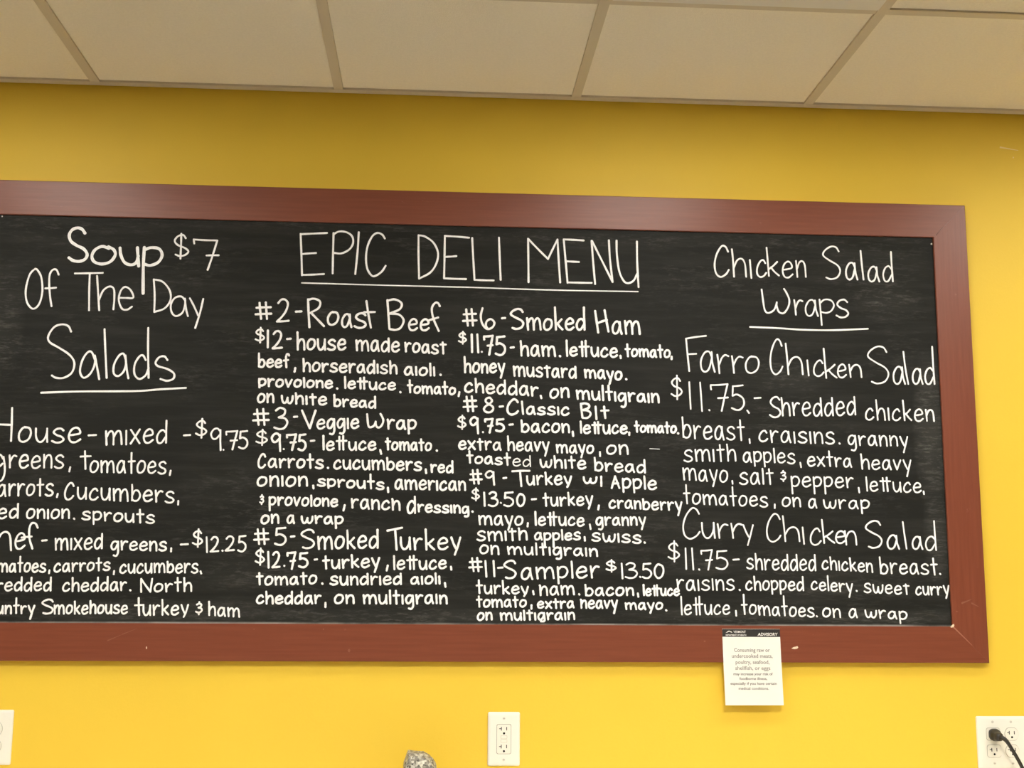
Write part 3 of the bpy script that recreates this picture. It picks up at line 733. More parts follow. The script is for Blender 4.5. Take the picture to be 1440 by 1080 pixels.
        ('$', 424.9, -660.0, 445.7, -659.6, 18.6, 37.2, 10.2, 4.6),
        ('1', 453.6, -671.4, 455.9, -671.4, 21.1, 42.3, 11.6, 5.4),
        ('2', 467.5, -674.2, 489.6, -673.8, 22.1, 44.2, 12.2, 5.4),
        ('house', 526.5, -675.4, 645.0, -673.2, 25.1, 43.5, 13.8, 5.4),
        ('made', 671.6, -674.3, 777.0, -676.1, 25.2, 32.5, 13.8, 5.4),
        ('roast', 792.3, -675.9, 892.5, -679.4, 21.8, 27.9, 12.0, 5.4),
        ('beef', 434.6, -720.0, 508.0, -720.2, 18.8, 33.3, 10.3, 5.4),
        ('horseradish', 543.3, -728.7, 772.5, -731.6, 20.9, 30.7, 11.5, 5.4),
        ('aioli', 792.4, -734.3, 866.1, -733.8, 19.6, 29.3, 10.8, 5.4),
        ('provolone', 437.6, -767.8, 615.2, -769.4, 17.3, 22.5, 3.8, 5.4),
        ('le%uce', 646.1, -769.7, 769.6, -772.2, 17.4, 27.2, 9.6, 5.4),
        ('tomato', 800.8, -777.8, 917.5, -781.2, 16.7, 29.9, 9.2, 5.4),
        ('on', 436.2, -808.0, 474.0, -808.1, 20.6, 36.1, 11.3, 5.3),
        ('white', 494.0, -809.3, 602.3, -812.1, 18.6, 25.5, 10.2, 5.3),
        ('bread', 621.3, -814.9, 722.6, -817.1, 16.6, 27.4, 9.1, 5.3),
    ], [
        (5.4, [501.9, -649.5, 506.2, -649.1, 510.5, -648.6]),
        (5.4, [524.2, -721.9, 523.5, -726.5, 522.7, -731.1]),
        (5.7, [880.6, -732.1, 881.0, -732.5, 881.4, -732.9]),
        (5.6, [627.7, -770.9, 628.1, -771.2, 628.5, -771.6]),
        (5.6, [782.6, -777.4, 783.0, -777.8, 783.4, -778.2]),
        (5.4, [928.1, -775.4, 927.3, -780.2, 926.4, -785.0]),
    ]),
    ('item_lettering', 'white chalk item name reading #3 Veggie Wrap', [
        ('#', 427.3, -863.8, 464.3, -863.3, 19.4, 38.8, 10.7, 5.3),
        ('3', 478.6, -873.6, 509.7, -873.1, 26.2, 52.3, 14.4, 5.3),
        ('V', 544.3, -870.4, 577.0, -869.9, 21.7, 43.4, 11.9, 5.3),
        ('eggie', 582.1, -871.3, 682.1, -866.9, 22.6, 39.5, 15.1, 5.3),
        ('W', 702.8, -866.6, 742.5, -866.0, 16.9, 33.7, 9.3, 5.3),
        ('rap', 753.3, -868.1, 822.2, -868.6, 22.7, 39.7, 11.0, 5.3),
    ], [
        (5.3, [525.4, -842.9, 529.1, -842.5, 532.8, -842.1]),
    ]),
    ('description_lettering', 'white chalk lines reading $9.75 lettuce, tomato, carrots, cucumbers, sprouts, ranch dressing', [
        ('$', 436.7, -913.0, 462.4, -912.6, 18.7, 37.3, 10.3, 4.5),
        ('9', 473.2, -927.5, 495.0, -927.2, 21.5, 43.0, 11.8, 5.3),
        ('7', 509.9, -924.0, 531.8, -923.7, 18.9, 37.9, 10.4, 5.3),
        ('5', 538.7, -924.4, 555.8, -924.2, 19.3, 38.6, 10.6, 5.3),
        ('le%uce', 597.8, -922.1, 725.1, -921.2, 19.8, 33.1, 10.9, 5.3),
        ('tomato', 749.9, -919.3, 860.6, -920.9, 18.5, 26.8, 10.2, 5.3),
        ('C', 443.6, -968.8, 459.8, -968.6, 17.0, 33.9, 9.3, 5.2),
        ('arrots', 468.1, -966.3, 598.9, -966.9, 20.3, 32.9, 11.2, 5.2),
        ('cucumbers', 625.8, -968.1, 837.2, -969.2, 20.4, 28.5, 11.2, 5.3),
        ('red', 861.8, -972.7, 914.6, -974.3, 17.7, 27.8, 9.8, 5.3),
        ('onion', 443.4, -1012.5, 562.3, -1010.5, 22.2, 38.9, 12.2, 5.2),
        ('sprouts', 588.3, -1010.2, 747.1, -1016.6, 16.9, 33.5, 3.3, 5.2),
        ('american', 775.2, -1016.2, 945.4, -1016.6, 21.7, 37.9, 11.9, 5.3),
        ('&', 451.3, -1056.4, 459.2, -1056.3, 11.1, 22.3, 6.1, 4.1),
        ('provolone', 473.7, -1058.0, 636.3, -1059.2, 18.1, 24.8, 13.3, 5.2),
        ('ranch', 670.9, -1062.6, 787.1, -1067.3, 21.5, 25.6, 11.8, 5.2),
        ('d', 806.0, -1073.8, 825.0, -1073.6, 29.5, 39.3, 16.2, 5.2),
        ('ressing', 831.9, -1069.8, 954.4, -1073.1, 16.9, 29.6, 8.2, 5.2),
        ('on', 456.1, -1102.2, 496.9, -1101.1, 19.3, 33.8, 10.6, 5.2),
        ('a', 518.0, -1100.9, 534.2, -1100.7, 18.6, 32.5, 10.2, 5.2),
        ('wrap', 552.0, -1100.6, 650.7, -1101.1, 16.7, 29.3, 10.3, 5.2),
    ], [
        (4.5, [503.1, -922.0, 503.5, -922.4, 503.8, -922.8]),
        (5.3, [568.1, -901.3, 572.2, -900.9, 576.2, -900.4]),
        (5.3, [736.8, -921.2, 738.0, -925.8, 739.3, -930.5]),
        (5.6, [874.6, -920.8, 875.0, -921.2, 875.4, -921.6]),
        (5.5, [611.2, -966.2, 611.6, -966.5, 611.9, -966.9]),
        (5.3, [848.5, -967.4, 849.1, -971.9, 849.8, -976.3]),
        (5.2, [577.2, -1010.1, 577.6, -1013.4, 578.1, -1016.7]),
        (5.2, [757.5, -1013.2, 758.0, -1018.4, 758.5, -1023.6]),
        (5.2, [654.4, -1056.6, 653.1, -1062.9, 651.8, -1069.2]),
        (5.5, [963.9, -1068.8, 964.3, -1069.2, 964.7, -1069.6]),
    ]),
    ('item_lettering', 'white chalk item name reading #5 Smoked Turkey', [
        ('#', 440.9, -1151.4, 474.8, -1151.1, 17.9, 35.8, 9.8, 5.1),
        ('5', 490.7, -1153.1, 516.0, -1152.9, 20.3, 40.6, 11.2, 5.1),
        ('S', 551.8, -1160.7, 583.7, -1160.4, 22.1, 44.2, 12.2, 5.1),
        ('moked', 593.1, -1161.1, 736.8, -1158.4, 27.8, 42.9, 15.3, 5.2),
        ('urkey', 791.2, -1160.9, 935.0, -1160.5, 27.3, 48.5, 12.8, 5.2),
    ], [
        (5.2, [528.2, -1133.2, 532.1, -1132.8, 536.1, -1132.4]),
        (5.2, [758.8, -1116.9, 775.3, -1113.5, 793.7, -1109.6]),
        (5.2, [777.1, -1113.1, 779.5, -1138.1, 781.9, -1162.3]),
    ]),
    ('description_lettering', 'white chalk lines reading $12.75 turkey, lettuce, sundried aioli, cheddar on multigrain', [
        ('$', 446.2, -1201.0, 466.4, -1200.9, 19.6, 39.1, 10.8, 4.3),
        ('1', 474.5, -1207.0, 478.5, -1207.0, 18.3, 36.7, 10.1, 5.1),
        ('2', 486.6, -1206.9, 503.3, -1206.8, 18.4, 36.7, 10.1, 5.1),
        ('7', 521.2, -1210.0, 539.8, -1209.8, 19.6, 39.3, 10.8, 5.1),
        ('5', 549.7, -1205.8, 569.8, -1205.6, 16.9, 33.9, 9.3, 5.1),
        ('turkey', 606.6, -1209.0, 740.4, -1203.0, 19.9, 29.2, 12.7, 5.1),
        ('le%uce', 775.7, -1209.3, 901.3, -1206.2, 19.9, 31.5, 11.0, 5.1),
        ('tomato', 450.8, -1247.7, 591.8, -1244.6, 18.4, 26.8, 10.1, 5.1),
        ('sundried', 625.6, -1246.6, 794.5, -1244.8, 18.5, 24.8, 10.2, 5.1),
        ('aioli', 817.9, -1243.2, 887.1, -1242.8, 16.6, 24.5, 9.1, 5.1),
        ('cheddar', 452.6, -1291.5, 603.1, -1290.7, 18.3, 27.8, 10.1, 5.1),
        ('on', 637.1, -1290.6, 682.3, -1290.3, 19.7, 34.4, 10.8, 5.1),
        ('multigrain', 705.2, -1290.9, 904.7, -1289.2, 19.7, 30.5, 13.4, 5.1),
    ], [
        (4.6, [514.6, -1202.5, 515.0, -1202.9, 515.3, -1203.3]),
        (5.1, [586.5, -1187.5, 589.2, -1187.1, 591.9, -1186.7]),
        (5.1, [761.4, -1200.4, 760.2, -1206.3, 759.1, -1212.1]),
        (5.2, [913.5, -1202.3, 914.0, -1205.6, 914.4, -1208.8]),
        (5.4, [606.1, -1243.9, 606.5, -1244.3, 606.9, -1244.7]),
        (5.1, [899.4, -1241.0, 900.2, -1245.4, 901.0, -1249.8]),
        (5.1, [615.2, -1289.7, 615.3, -1294.4, 615.4, -1299.1]),
    ]),
    ('item_lettering', 'white chalk item name reading #6 Smoked Ham', [
        ('#', 935.0, -607.1, 968.3, -606.4, 21.1, 42.2, 11.6, 5.5),
        ('6', 979.0, -614.8, 1013.2, -614.1, 26.4, 52.7, 14.5, 5.5),
        ('S', 1052.9, -613.3, 1085.6, -612.6, 25.4, 50.9, 14.0, 5.5),
        ('moked', 1095.1, -614.0, 1240.5, -611.1, 29.1, 56.8, 16.0, 5.5),
        ('am', 1310.0, -619.9, 1379.6, -620.1, 32.7, 57.2, 18.0, 5.5),
    ], [
        (5.5, [1032.2, -586.5, 1036.1, -586.0, 1039.9, -585.6]),
        (5.7, [1266.8, -563.2, 1270.5, -589.9, 1274.3, -618.0]),
        (5.7, [1290.8, -560.7, 1295.3, -587.4, 1300.2, -614.8]),
        (5.7, [1271.3, -594.6, 1283.7, -589.6, 1296.5, -585.4]),
    ]),
    ('description_lettering', 'white chalk lines reading $11.75 ham, lettuce, honey mustard mayo, cheddar on multigrain', [
        ('$', 925.0, -653.3, 943.1, -653.0, 15.2, 30.4, 8.4, 4.5),
        ('1', 956.4, -673.8, 958.8, -673.8, 22.2, 44.5, 12.2, 5.5),
        ('1', 969.8, -674.4, 974.7, -674.3, 22.6, 45.3, 12.5, 5.5),
        ('7', 987.7, -679.8, 1009.2, -679.4, 23.9, 47.8, 13.1, 5.5),
        ('5', 1017.4, -680.1, 1040.5, -679.7, 23.5, 47.0, 12.9, 5.5),
        ('ham', 1079.2, -679.8, 1165.6, -680.7, 24.9, 36.7, 13.7, 5.5),
        ('le%uce', 1194.3, -678.5, 1321.5, -679.5, 22.0, 38.9, 12.1, 5.5),
        ('tomato', 1343.3, -676.6, 1455.2, -677.9, 18.3, 30.3, 10.1, 5.5),
        ('honey', 939.7, -725.1, 1038.8, -724.2, 22.5, 38.9, 12.7, 5.4),
        ('mustard', 1062.4, -732.0, 1217.9, -734.2, 22.6, 27.9, 12.4, 5.4),
        ('mayo', 1240.4, -733.0, 1332.5, -737.2, 19.6, 34.4, 12.8, 5.5),
        ('cheddar', 941.5, -773.3, 1122.3, -781.8, 22.4, 33.4, 12.3, 5.4),
        ('on', 1153.6, -786.2, 1199.5, -783.0, 22.4, 39.3, 12.3, 5.4),
        ('multigrain', 1219.9, -786.7, 1425.6, -793.3, 20.3, 36.1, 15.6, 5.4),
    ], [
        (4.9, [982.3, -672.5, 982.8, -672.9, 983.2, -673.3]),
        (5.5, [1054.6, -660.9, 1058.3, -660.4, 1061.9, -659.9]),
        (5.8, [1177.5, -679.7, 1177.9, -680.1, 1178.3, -680.5]),
        (5.5, [1330.1, -676.4, 1330.5, -679.3, 1330.9, -682.2]),
        (5.5, [1459.7, -676.5, 1459.7, -679.9, 1459.6, -683.2]),
        (5.7, [1344.1, -735.4, 1344.5, -735.8, 1344.9, -736.2]),
        (5.4, [1130.0, -781.2, 1130.8, -784.1, 1131.6, -786.9]),
    ]),
    ('item_lettering', 'white chalk item name reading #8 Classic Blt', [
        ('#', 938.9, -822.1, 971.0, -821.6, 18.2, 36.5, 10.0, 5.4),
        ('8', 989.2, -824.6, 1012.1, -824.2, 18.3, 36.5, 10.0, 5.4),
        ('C', 1046.9, -829.4, 1073.5, -829.0, 19.1, 38.2, 10.5, 5.4),
        ('l', 1082.8, -827.2, 1086.8, -827.2, 18.3, 30.9, 10.1, 5.4),
        ('assic', 1095.4, -827.0, 1199.5, -827.9, 18.7, 32.7, 10.3, 5.4),
        ('B', 1230.0, -834.8, 1254.4, -834.4, 18.1, 36.2, 10.0, 5.4),
        ('l', 1266.6, -837.5, 1269.4, -837.4, 18.3, 31.4, 10.1, 5.4),
        ('t', 1280.9, -834.0, 1299.2, -833.7, 18.3, 28.1, 10.1, 5.4),
    ], [
        (5.4, [1028.2, -809.8, 1032.2, -809.3, 1036.2, -808.8]),
    ]),
    ('description_lettering', 'white chalk lines reading $9.75 bacon, lettuce, tomato, heavy mayo on toasted white bread', [
        ('$', 925.9, -867.2, 944.6, -866.9, 16.9, 33.8, 9.3, 4.4),
        ('9', 955.6, -877.3, 975.7, -877.0, 20.0, 39.9, 11.0, 5.3),
        ('7', 992.5, -874.7, 1011.0, -874.5, 16.9, 33.9, 9.3, 5.4),
        ('5', 1019.8, -871.1, 1039.1, -870.8, 14.9, 29.9, 8.2, 5.4),
        ('bacon', 1082.3, -871.8, 1200.7, -871.8, 20.8, 28.3, 11.4, 5.4),
        ('le%uce', 1229.1, -872.2, 1344.6, -872.2, 20.1, 27.6, 11.1, 5.4),
        ('tomato', 1365.0, -867.8, 1468.1, -868.8, 15.8, 25.7, 8.7, 5.4),
        ('extra', 928.8, -916.4, 1031.6, -917.4, 19.3, 26.3, 10.6, 5.0),
        ('heavy', 1049.0, -918.0, 1149.9, -917.5, 20.8, 34.1, 13.3, 5.0),
        ('mayo', 1169.8, -922.0, 1260.7, -922.5, 19.3, 33.9, 11.3, 5.0),
        ('on', 1294.5, -924.4, 1346.7, -923.8, 21.6, 37.8, 11.9, 5.0),
        ('toast', 949.2, -949.8, 1054.7, -953.3, 17.0, 27.9, 9.4, 5.0),
        ('ed', 1061.8, -955.5, 1105.6, -956.5, 17.7, 26.0, 9.7, 3.2),
        ('white', 1129.6, -958.0, 1241.1, -960.6, 18.9, 27.9, 10.4, 5.0),
        ('bread', 1263.9, -964.3, 1389.8, -969.3, 20.0, 31.2, 11.0, 5.0),
    ], [
        (4.8, [987.3, -873.6, 987.7, -874.0, 988.1, -874.4]),
        (5.4, [1052.7, -854.5, 1056.7, -854.0, 1060.8, -853.5]),
        (5.4, [1209.6, -869.6, 1210.2, -874.9, 1210.8, -880.2]),
        (5.4, [1350.7, -869.7, 1350.7, -872.5, 1350.7, -875.4]),
        (5.7, [1473.0, -869.6, 1473.4, -870.0, 1473.8, -870.4]),
        (5.0, [1277.2, -919.3, 1277.4, -924.2, 1277.5, -929.0]),
    ]),
    ('item_lettering', 'white chalk item name reading #9 Turkey w/ Apple', [
        ('#', 957.0, -1000.8, 985.9, -1000.5, 16.8, 33.7, 9.3, 5.0),
        ('9', 994.9, -1003.1, 1016.3, -1002.9, 16.6, 33.3, 9.2, 5.0),
        ('urkey', 1096.9, -1001.6, 1205.5, -1000.3, 20.6, 29.0, 5.6, 5.0),
        ('w', 1236.7, -996.8, 1268.4, -996.4, 15.7, 27.5, 8.7, 5.0),
        ('A', 1306.1, -1007.6, 1325.0, -1007.4, 14.3, 28.7, 7.9, 5.0),
        ('pple', 1333.6, -1007.7, 1416.5, -1009.2, 22.1, 30.3, 9.2, 5.0),
    ], [
        (5.0, [1038.8, -986.6, 1042.2, -986.1, 1045.6, -985.7]),
        (5.1, [1060.7, -969.5, 1082.0, -968.1, 1102.8, -967.8]),
        (5.1, [1079.6, -969.3, 1081.3, -987.7, 1083.0, -1005.6]),
        (5.0, [1280.1, -979.7, 1280.3, -991.4, 1280.4, -1003.0]),
    ]),
    ('description_lettering', 'white chalk lines reading $13.50 turkey, cranberry mayo, granny smith apples, swiss', [
        ('$', 962.4, -1041.9, 979.8, -1041.7, 15.0, 30.0, 8.3, 4.3),
        ('1', 991.2, -1054.4, 994.3, -1054.4, 16.0, 31.9, 8.8, 4.9),
        ('3', 1003.4, -1055.1, 1025.5, -1054.9, 17.1, 34.3, 9.4, 4.9),
        ('5', 1041.2, -1054.7, 1063.4, -1054.5, 16.8, 33.5, 9.2, 4.9),
        ('0', 1072.3, -1054.4, 1090.9, -1054.2, 14.8, 29.6, 8.1, 4.9),
        ('turkey', 1137.1, -1052.9, 1257.7, -1049.3, 20.5, 30.1, 9.2, 5.0),
        ('cranberry', 1299.8, -1056.0, 1479.2, -1060.6, 18.8, 24.2, 12.8, 5.0),
        ('mayo', 980.0, -1098.8, 1086.4, -1100.2, 21.0, 36.8, 12.6, 4.9),
        ('le%uce', 1117.3, -1099.5, 1236.7, -1100.4, 19.7, 31.7, 10.8, 4.9),
        ('granny', 1267.4, -1098.5, 1388.4, -1097.4, 18.3, 32.1, 11.1, 4.9),
        ('smith', 976.5, -1138.7, 1096.9, -1136.1, 21.7, 27.3, 11.9, 4.9),
        ('apples', 1116.6, -1135.9, 1227.4, -1134.2, 16.8, 23.5, 17.0, 4.9),
        ('swiss', 1257.2, -1137.1, 1376.7, -1141.2, 18.6, 32.5, 10.2, 4.9),
        ('on', 983.5, -1169.2, 1028.5, -1171.2, 19.5, 34.1, 10.7, 4.9),
        ('multigrain', 1050.8, -1170.2, 1269.3, -1173.3, 17.4, 26.9, 10.2, 4.9),
    ], [
        (4.7, [1032.9, -1046.8, 1033.3, -1047.1, 1033.7, -1047.5]),
        (5.0, [1109.1, -1037.6, 1114.1, -1037.2, 1119.1, -1036.7]),
        (5.0, [1274.1, -1051.0, 1273.3, -1055.8, 1272.5, -1060.6]),
        (4.9, [1099.4, -1095.6, 1099.0, -1099.6, 1098.6, -1103.5]),
        (4.9, [1251.4, -1097.4, 1252.4, -1102.9, 1253.4, -1108.4]),
        (4.9, [1238.5, -1128.1, 1238.9, -1132.4, 1239.3, -1136.8]),
        (5.2, [1386.2, -1139.9, 1386.6, -1140.3, 1387.0, -1140.7]),
    ]),
    ('item_lettering', 'white chalk item name reading #11 Sampler', [
        ('#', 957.6, -1212.3, 988.1, -1212.1, 15.9, 31.8, 8.7, 4.8),
        ('1', 995.7, -1225.3, 1000.4, -1225.3, 18.8, 37.6, 10.3, 4.8),
        ('1', 1015.4, -1224.0, 1019.7, -1224.0, 18.2, 36.4, 10.0, 4.8),
        ('S', 1041.4, -1228.9, 1070.4, -1228.7, 21.1, 42.3, 11.6, 4.8),
        ('ampler', 1084.1, -1231.0, 1273.0, -1225.1, 26.5, 38.5, 12.5, 4.9),
    ], [
        (4.9, [1027.5, -1203.9, 1033.0, -1203.5, 1038.5, -1203.1]),
    ]),
    ('price_lettering', 'white chalk price $13.50 at the end of the Sampler line', [
        ('$', 1291.8, -1211.5, 1314.9, -1211.3, 14.1, 28.1, 7.7, 4.3),
        ('1', 1328.6, -1227.2, 1331.9, -1227.2, 17.9, 35.8, 9.9, 4.4),
        ('3', 1338.6, -1226.4, 1367.2, -1226.2, 18.3, 36.6, 10.1, 4.4),
        ('5', 1380.6, -1226.1, 1402.0, -1226.0, 17.5, 35.1, 9.7, 4.4),
        ('0', 1409.5, -1225.9, 1432.2, -1225.8, 16.8, 33.6, 9.2, 4.4),
    ], [
        (4.6, [1374.5, -1223.1, 1374.9, -1223.5, 1375.3, -1223.9]),
    ]),
    ('description_lettering', 'white chalk lines reading turkey, ham, bacon, lettuce, extra heavy mayo on multigrain', [
        ('turkey', 975.9, -1265.0, 1100.3, -1265.9, 17.9, 30.5, 4.7, 4.8),
        ('ham', 1129.0, -1268.0, 1212.4, -1266.8, 19.3, 23.1, 10.6, 4.8),
        ('bacon', 1240.0, -1268.6, 1357.4, -1267.1, 18.0, 25.5, 9.9, 4.9),
        ('le%uce', 1382.4, -1267.4, 1469.6, -1266.5, 15.9, 24.3, 8.8, 4.9),
        ('tomato', 977.1, -1297.1, 1095.7, -1296.5, 16.4, 24.2, 9.0, 4.8),
        ('extra', 1123.9, -1299.1, 1211.6, -1297.9, 14.7, 21.1, 8.1, 4.8),
        ('heavy', 1228.8, -1298.6, 1317.3, -1298.1, 17.2, 19.6, 12.4, 4.8),
        ('mayo', 1338.1, -1300.8, 1428.2, -1300.7, 14.8, 25.9, 8.8, 4.8),
        ('on', 979.4, -1328.7, 1013.3, -1327.4, 17.1, 29.9, 9.4, 4.8),
        ('multigrain', 1034.7, -1327.7, 1213.1, -1325.7, 15.7, 21.6, 4.1, 4.8),
    ], [
        (4.8, [1112.8, -1259.1, 1113.6, -1263.0, 1114.4, -1266.8]),
        (5.1, [1224.6, -1265.8, 1225.0, -1266.2, 1225.4, -1266.6]),
        (4.9, [1368.5, -1263.1, 1369.1, -1267.0, 1369.6, -1270.9]),
        (4.8, [1109.0, -1292.5, 1109.0, -1296.7, 1109.0, -1301.0]),
        (5.1, [1437.3, -1302.9, 1437.7, -1303.3, 1438.1, -1303.7]),
    ]),
    ('heading_lettering', 'thin white chalk heading reading Chicken Salad Wraps over an underline', [
        ('C', 1573.4, -467.9, 1610.3, -467.1, 41.0, 81.9, 22.5, 4.5),
        ('h', 1619.4, -466.3, 1654.8, -465.5, 47.1, 71.9, 25.9, 4.5),
        ('i', 1664.4, -468.5, 1669.4, -468.4, 47.1, 82.5, 25.9, 4.5),
        ('c', 1682.3, -465.4, 1707.3, -464.8, 45.0, 78.8, 24.8, 4.5),
        ('k', 1709.7, -462.1, 1740.0, -461.4, 38.7, 74.2, 21.3, 4.5),
        ('e', 1749.0, -465.5, 1775.7, -464.9, 41.9, 73.4, 23.1, 4.5),
        ('n', 1785.4, -463.1, 1810.0, -462.5, 42.0, 73.4, 23.1, 4.5),
        ('S', 1854.9, -467.3, 1900.2, -466.3, 43.1, 86.2, 23.7, 4.5),
        ('a', 1914.1, -467.1, 1944.6, -466.4, 45.3, 79.2, 24.9, 4.5),
        ('l', 1954.9, -466.1, 1961.1, -466.0, 41.0, 75.6, 22.6, 4.5),
        ('a', 1972.2, -471.1, 2001.8, -470.4, 40.0, 69.9, 22.0, 4.5),
        ('d', 2012.1, -469.6, 2038.0, -469.1, 41.1, 77.9, 22.6, 4.5),
        ('W', 1694.0, -560.2, 1765.0, -558.7, 31.7, 63.5, 17.5, 4.4),
        ('r', 1777.6, -562.2, 1798.9, -561.7, 38.4, 67.1, 21.1, 4.4),
        ('a', 1805.3, -564.7, 1838.2, -564.1, 42.6, 74.6, 23.4, 4.4),
        ('p', 1843.4, -557.6, 1880.5, -556.9, 36.3, 63.6, 29.6, 4.4),
        ('s', 1886.2, -566.2, 1917.1, -565.6, 45.8, 80.2, 25.2, 4.4),
    ], [
        (4.4, [1661.7, -596.1, 1735.7, -597.8, 1798.3, -600.7, 1877.0, -600.2, 1966.6, -594.8]),
    ]),
    ('item_lettering', 'white chalk item name reading Farro Chicken Salad', [
        ('a', 1532.5, -713.6, 1568.9, -713.0, 53.1, 92.9, 29.2, 4.3),
        ('r', 1576.2, -716.5, 1604.4, -716.0, 47.4, 83.0, 26.1, 4.3),
        ('r', 1613.4, -714.8, 1641.1, -714.3, 42.3, 74.0, 23.3, 4.3),
        ('o', 1647.5, -714.7, 1682.0, -714.1, 42.8, 75.0, 23.6, 4.3),
        ('C', 1711.1, -717.2, 1742.6, -716.7, 45.2, 90.4, 24.9, 4.4),
        ('h', 1752.2, -716.0, 1794.1, -715.3, 44.0, 78.6, 24.2, 4.4),
        ('i', 1805.7, -718.2, 1810.1, -718.1, 38.8, 67.9, 21.3, 4.4),
        ('c', 1821.8, -719.4, 1848.1, -719.0, 40.9, 71.6, 22.5, 4.4),
        ('k', 1849.8, -723.6, 1880.9, -723.1, 35.7, 75.1, 19.6, 4.4),
        ('e', 1883.7, -722.0, 1905.5, -721.6, 33.7, 58.9, 18.5, 4.4),
        ('n', 1914.1, -720.4, 1945.3, -719.9, 31.6, 55.4, 17.4, 4.4),
        ('S', 1961.6, -736.2, 2015.4, -735.3, 47.7, 95.5, 26.3, 4.4),
        ('a', 2027.1, -736.2, 2057.4, -735.7, 45.2, 79.1, 24.9, 4.4),
        ('l', 2055.5, -735.7, 2066.8, -735.5, 40.0, 83.1, 22.0, 4.4),
        ('a', 2077.0, -735.3, 2103.2, -734.9, 40.0, 70.1, 22.0, 4.4),
        ('d', 2109.7, -734.8, 2134.8, -734.4, 42.2, 96.3, 23.2, 4.4),
    ], [
        (4.4, [1497.2, -630.0, 1500.6, -672.4, 1504.1, -712.1]),
        (4.4, [1497.2, -629.4, 1522.1, -624.8, 1548.0, -621.2]),
        (4.4, [1500.7, -669.3, 1511.0, -668.6, 1522.4, -667.9]),
    ]),
    ('description_lettering', 'white chalk lines reading $11.75 shredded chicken breast, craisins, granny smith apples', [
        ('$', 1458.0, -784.7, 1484.4, -784.3, 30.1, 60.2, 16.5, 4.3),
        ('1', 1502.6, -808.0, 1507.0, -807.9, 33.9, 67.7, 18.6, 4.3),
        ('1', 1529.7, -813.2, 1536.1, -813.1, 36.2, 72.3, 19.9, 4.3),
        ('7', 1557.9, -812.3, 1600.8, -811.6, 33.9, 67.8, 18.6, 4.3),
        ('5', 1610.3, -808.9, 1642.0, -808.4, 31.1, 62.3, 17.1, 4.3),
        ('s', 1706.7, -825.3, 1733.8, -824.9, 50.6, 88.6, 27.8, 4.3),
        ('hredded', 1737.2, -821.3, 1926.4, -816.9, 32.7, 44.8, 18.0, 4.3),
        ('chicken', 1951.6, -828.3, 2128.0, -829.8, 29.1, 50.3, 16.0, 4.3),
        ('breast', 1484.6, -881.0, 1639.7, -884.9, 32.3, 50.5, 17.8, 4.3),
        ('craisins', 1677.8, -887.4, 1868.6, -890.9, 27.9, 48.8, 15.3, 4.3),
        ('granny', 1904.5, -892.5, 2057.0, -894.5, 24.3, 42.5, 15.3, 4.3),
        ('smith', 1487.8, -939.8, 1617.0, -936.7, 28.5, 40.9, 15.7, 4.2),
        ('apples', 1636.5, -938.5, 1766.4, -940.9, 24.5, 34.2, 10.1, 4.3),
        ('extra', 1799.4, -946.5, 1910.4, -948.2, 22.3, 36.8, 12.3, 4.3),
        ('heavy', 1935.8, -953.0, 2062.6, -953.5, 23.3, 36.4, 16.3, 4.3),
        ('mayo', 1484.5, -985.6, 1595.4, -988.8, 27.4, 48.0, 12.8, 4.2),
        ('salt', 1626.5, -995.0, 1710.1, -993.0, 28.4, 37.5, 15.6, 4.2),
        ('&', 1730.3, -985.9, 1742.6, -985.7, 12.9, 25.7, 7.1, 3.9),
        ('pepper', 1756.7, -998.5, 1912.6, -998.8, 24.4, 42.7, 17.1, 4.2),
        ('le%uce', 1946.6, -1006.5, 2085.9, -1010.0, 23.1, 33.7, 12.7, 4.3),
        ('tomatoes', 1485.1, -1043.5, 1694.3, -1049.3, 24.2, 45.7, 13.3, 4.2),
        ('on', 1732.2, -1047.9, 1777.5, -1048.0, 22.0, 38.5, 12.1, 4.2),
        ('a', 1798.5, -1051.3, 1818.3, -1051.1, 22.5, 39.3, 12.4, 4.2),
        ('wrap', 1836.9, -1051.4, 1951.8, -1051.7, 19.8, 34.6, 11.8, 4.2),
    ], [
        (4.5, [1552.7, -809.9, 1553.2, -810.4, 1553.7, -810.9]),
        (4.3, [1649.3, -809.9, 1651.5, -813.0, 1653.7, -816.0]),
        (4.3, [1668.6, -778.3, 1676.3, -777.7, 1684.1, -777.1]),
        (4.3, [1653.2, -881.8, 1653.6, -886.6, 1654.0, -891.4]),
        (4.5, [1881.7, -889.3, 1882.2, -889.8, 1882.7, -890.3]),
        (4.3, [1780.5, -939.3, 1781.3, -944.8, 1782.2, -950.4]),
        (4.2, [1607.3, -986.8, 1607.7, -990.3, 1608.1, -993.8]),
        (4.2, [1926.6, -1000.2, 1927.4, -1006.0, 1928.2, -1011.8]),
        (4.3, [2092.4, -1007.5, 2092.7, -1010.8, 2093.1, -1014.1]),
        (4.2, [1712.9, -1043.7, 1712.7, -1048.2, 1712.6, -1052.7]),
    ]),
    ('item_lettering', 'white chalk item name reading Curry Chicken Salad', [
        ('C', 1481.7, -1130.3, 1523.3, -1129.9, 37.7, 75.3, 20.7, 4.1),
        ('u', 1529.1, -1127.9, 1561.1, -1127.6, 37.0, 64.7, 20.3, 4.2),
        ('r', 1568.4, -1127.5, 1593.5, -1127.3, 34.0, 59.6, 18.7, 4.2),
        ('r', 1602.3, -1127.3, 1628.9, -1127.0, 35.1, 61.3, 19.3, 4.2),
        ('y', 1632.6, -1126.5, 1656.7, -1126.3, 31.1, 54.5, 17.8, 4.2),
        ('C', 1690.6, -1135.9, 1725.4, -1135.6, 34.4, 68.7, 18.9, 4.2),
        ('h', 1732.3, -1134.1, 1772.8, -1133.7, 34.1, 61.8, 18.8, 4.2),
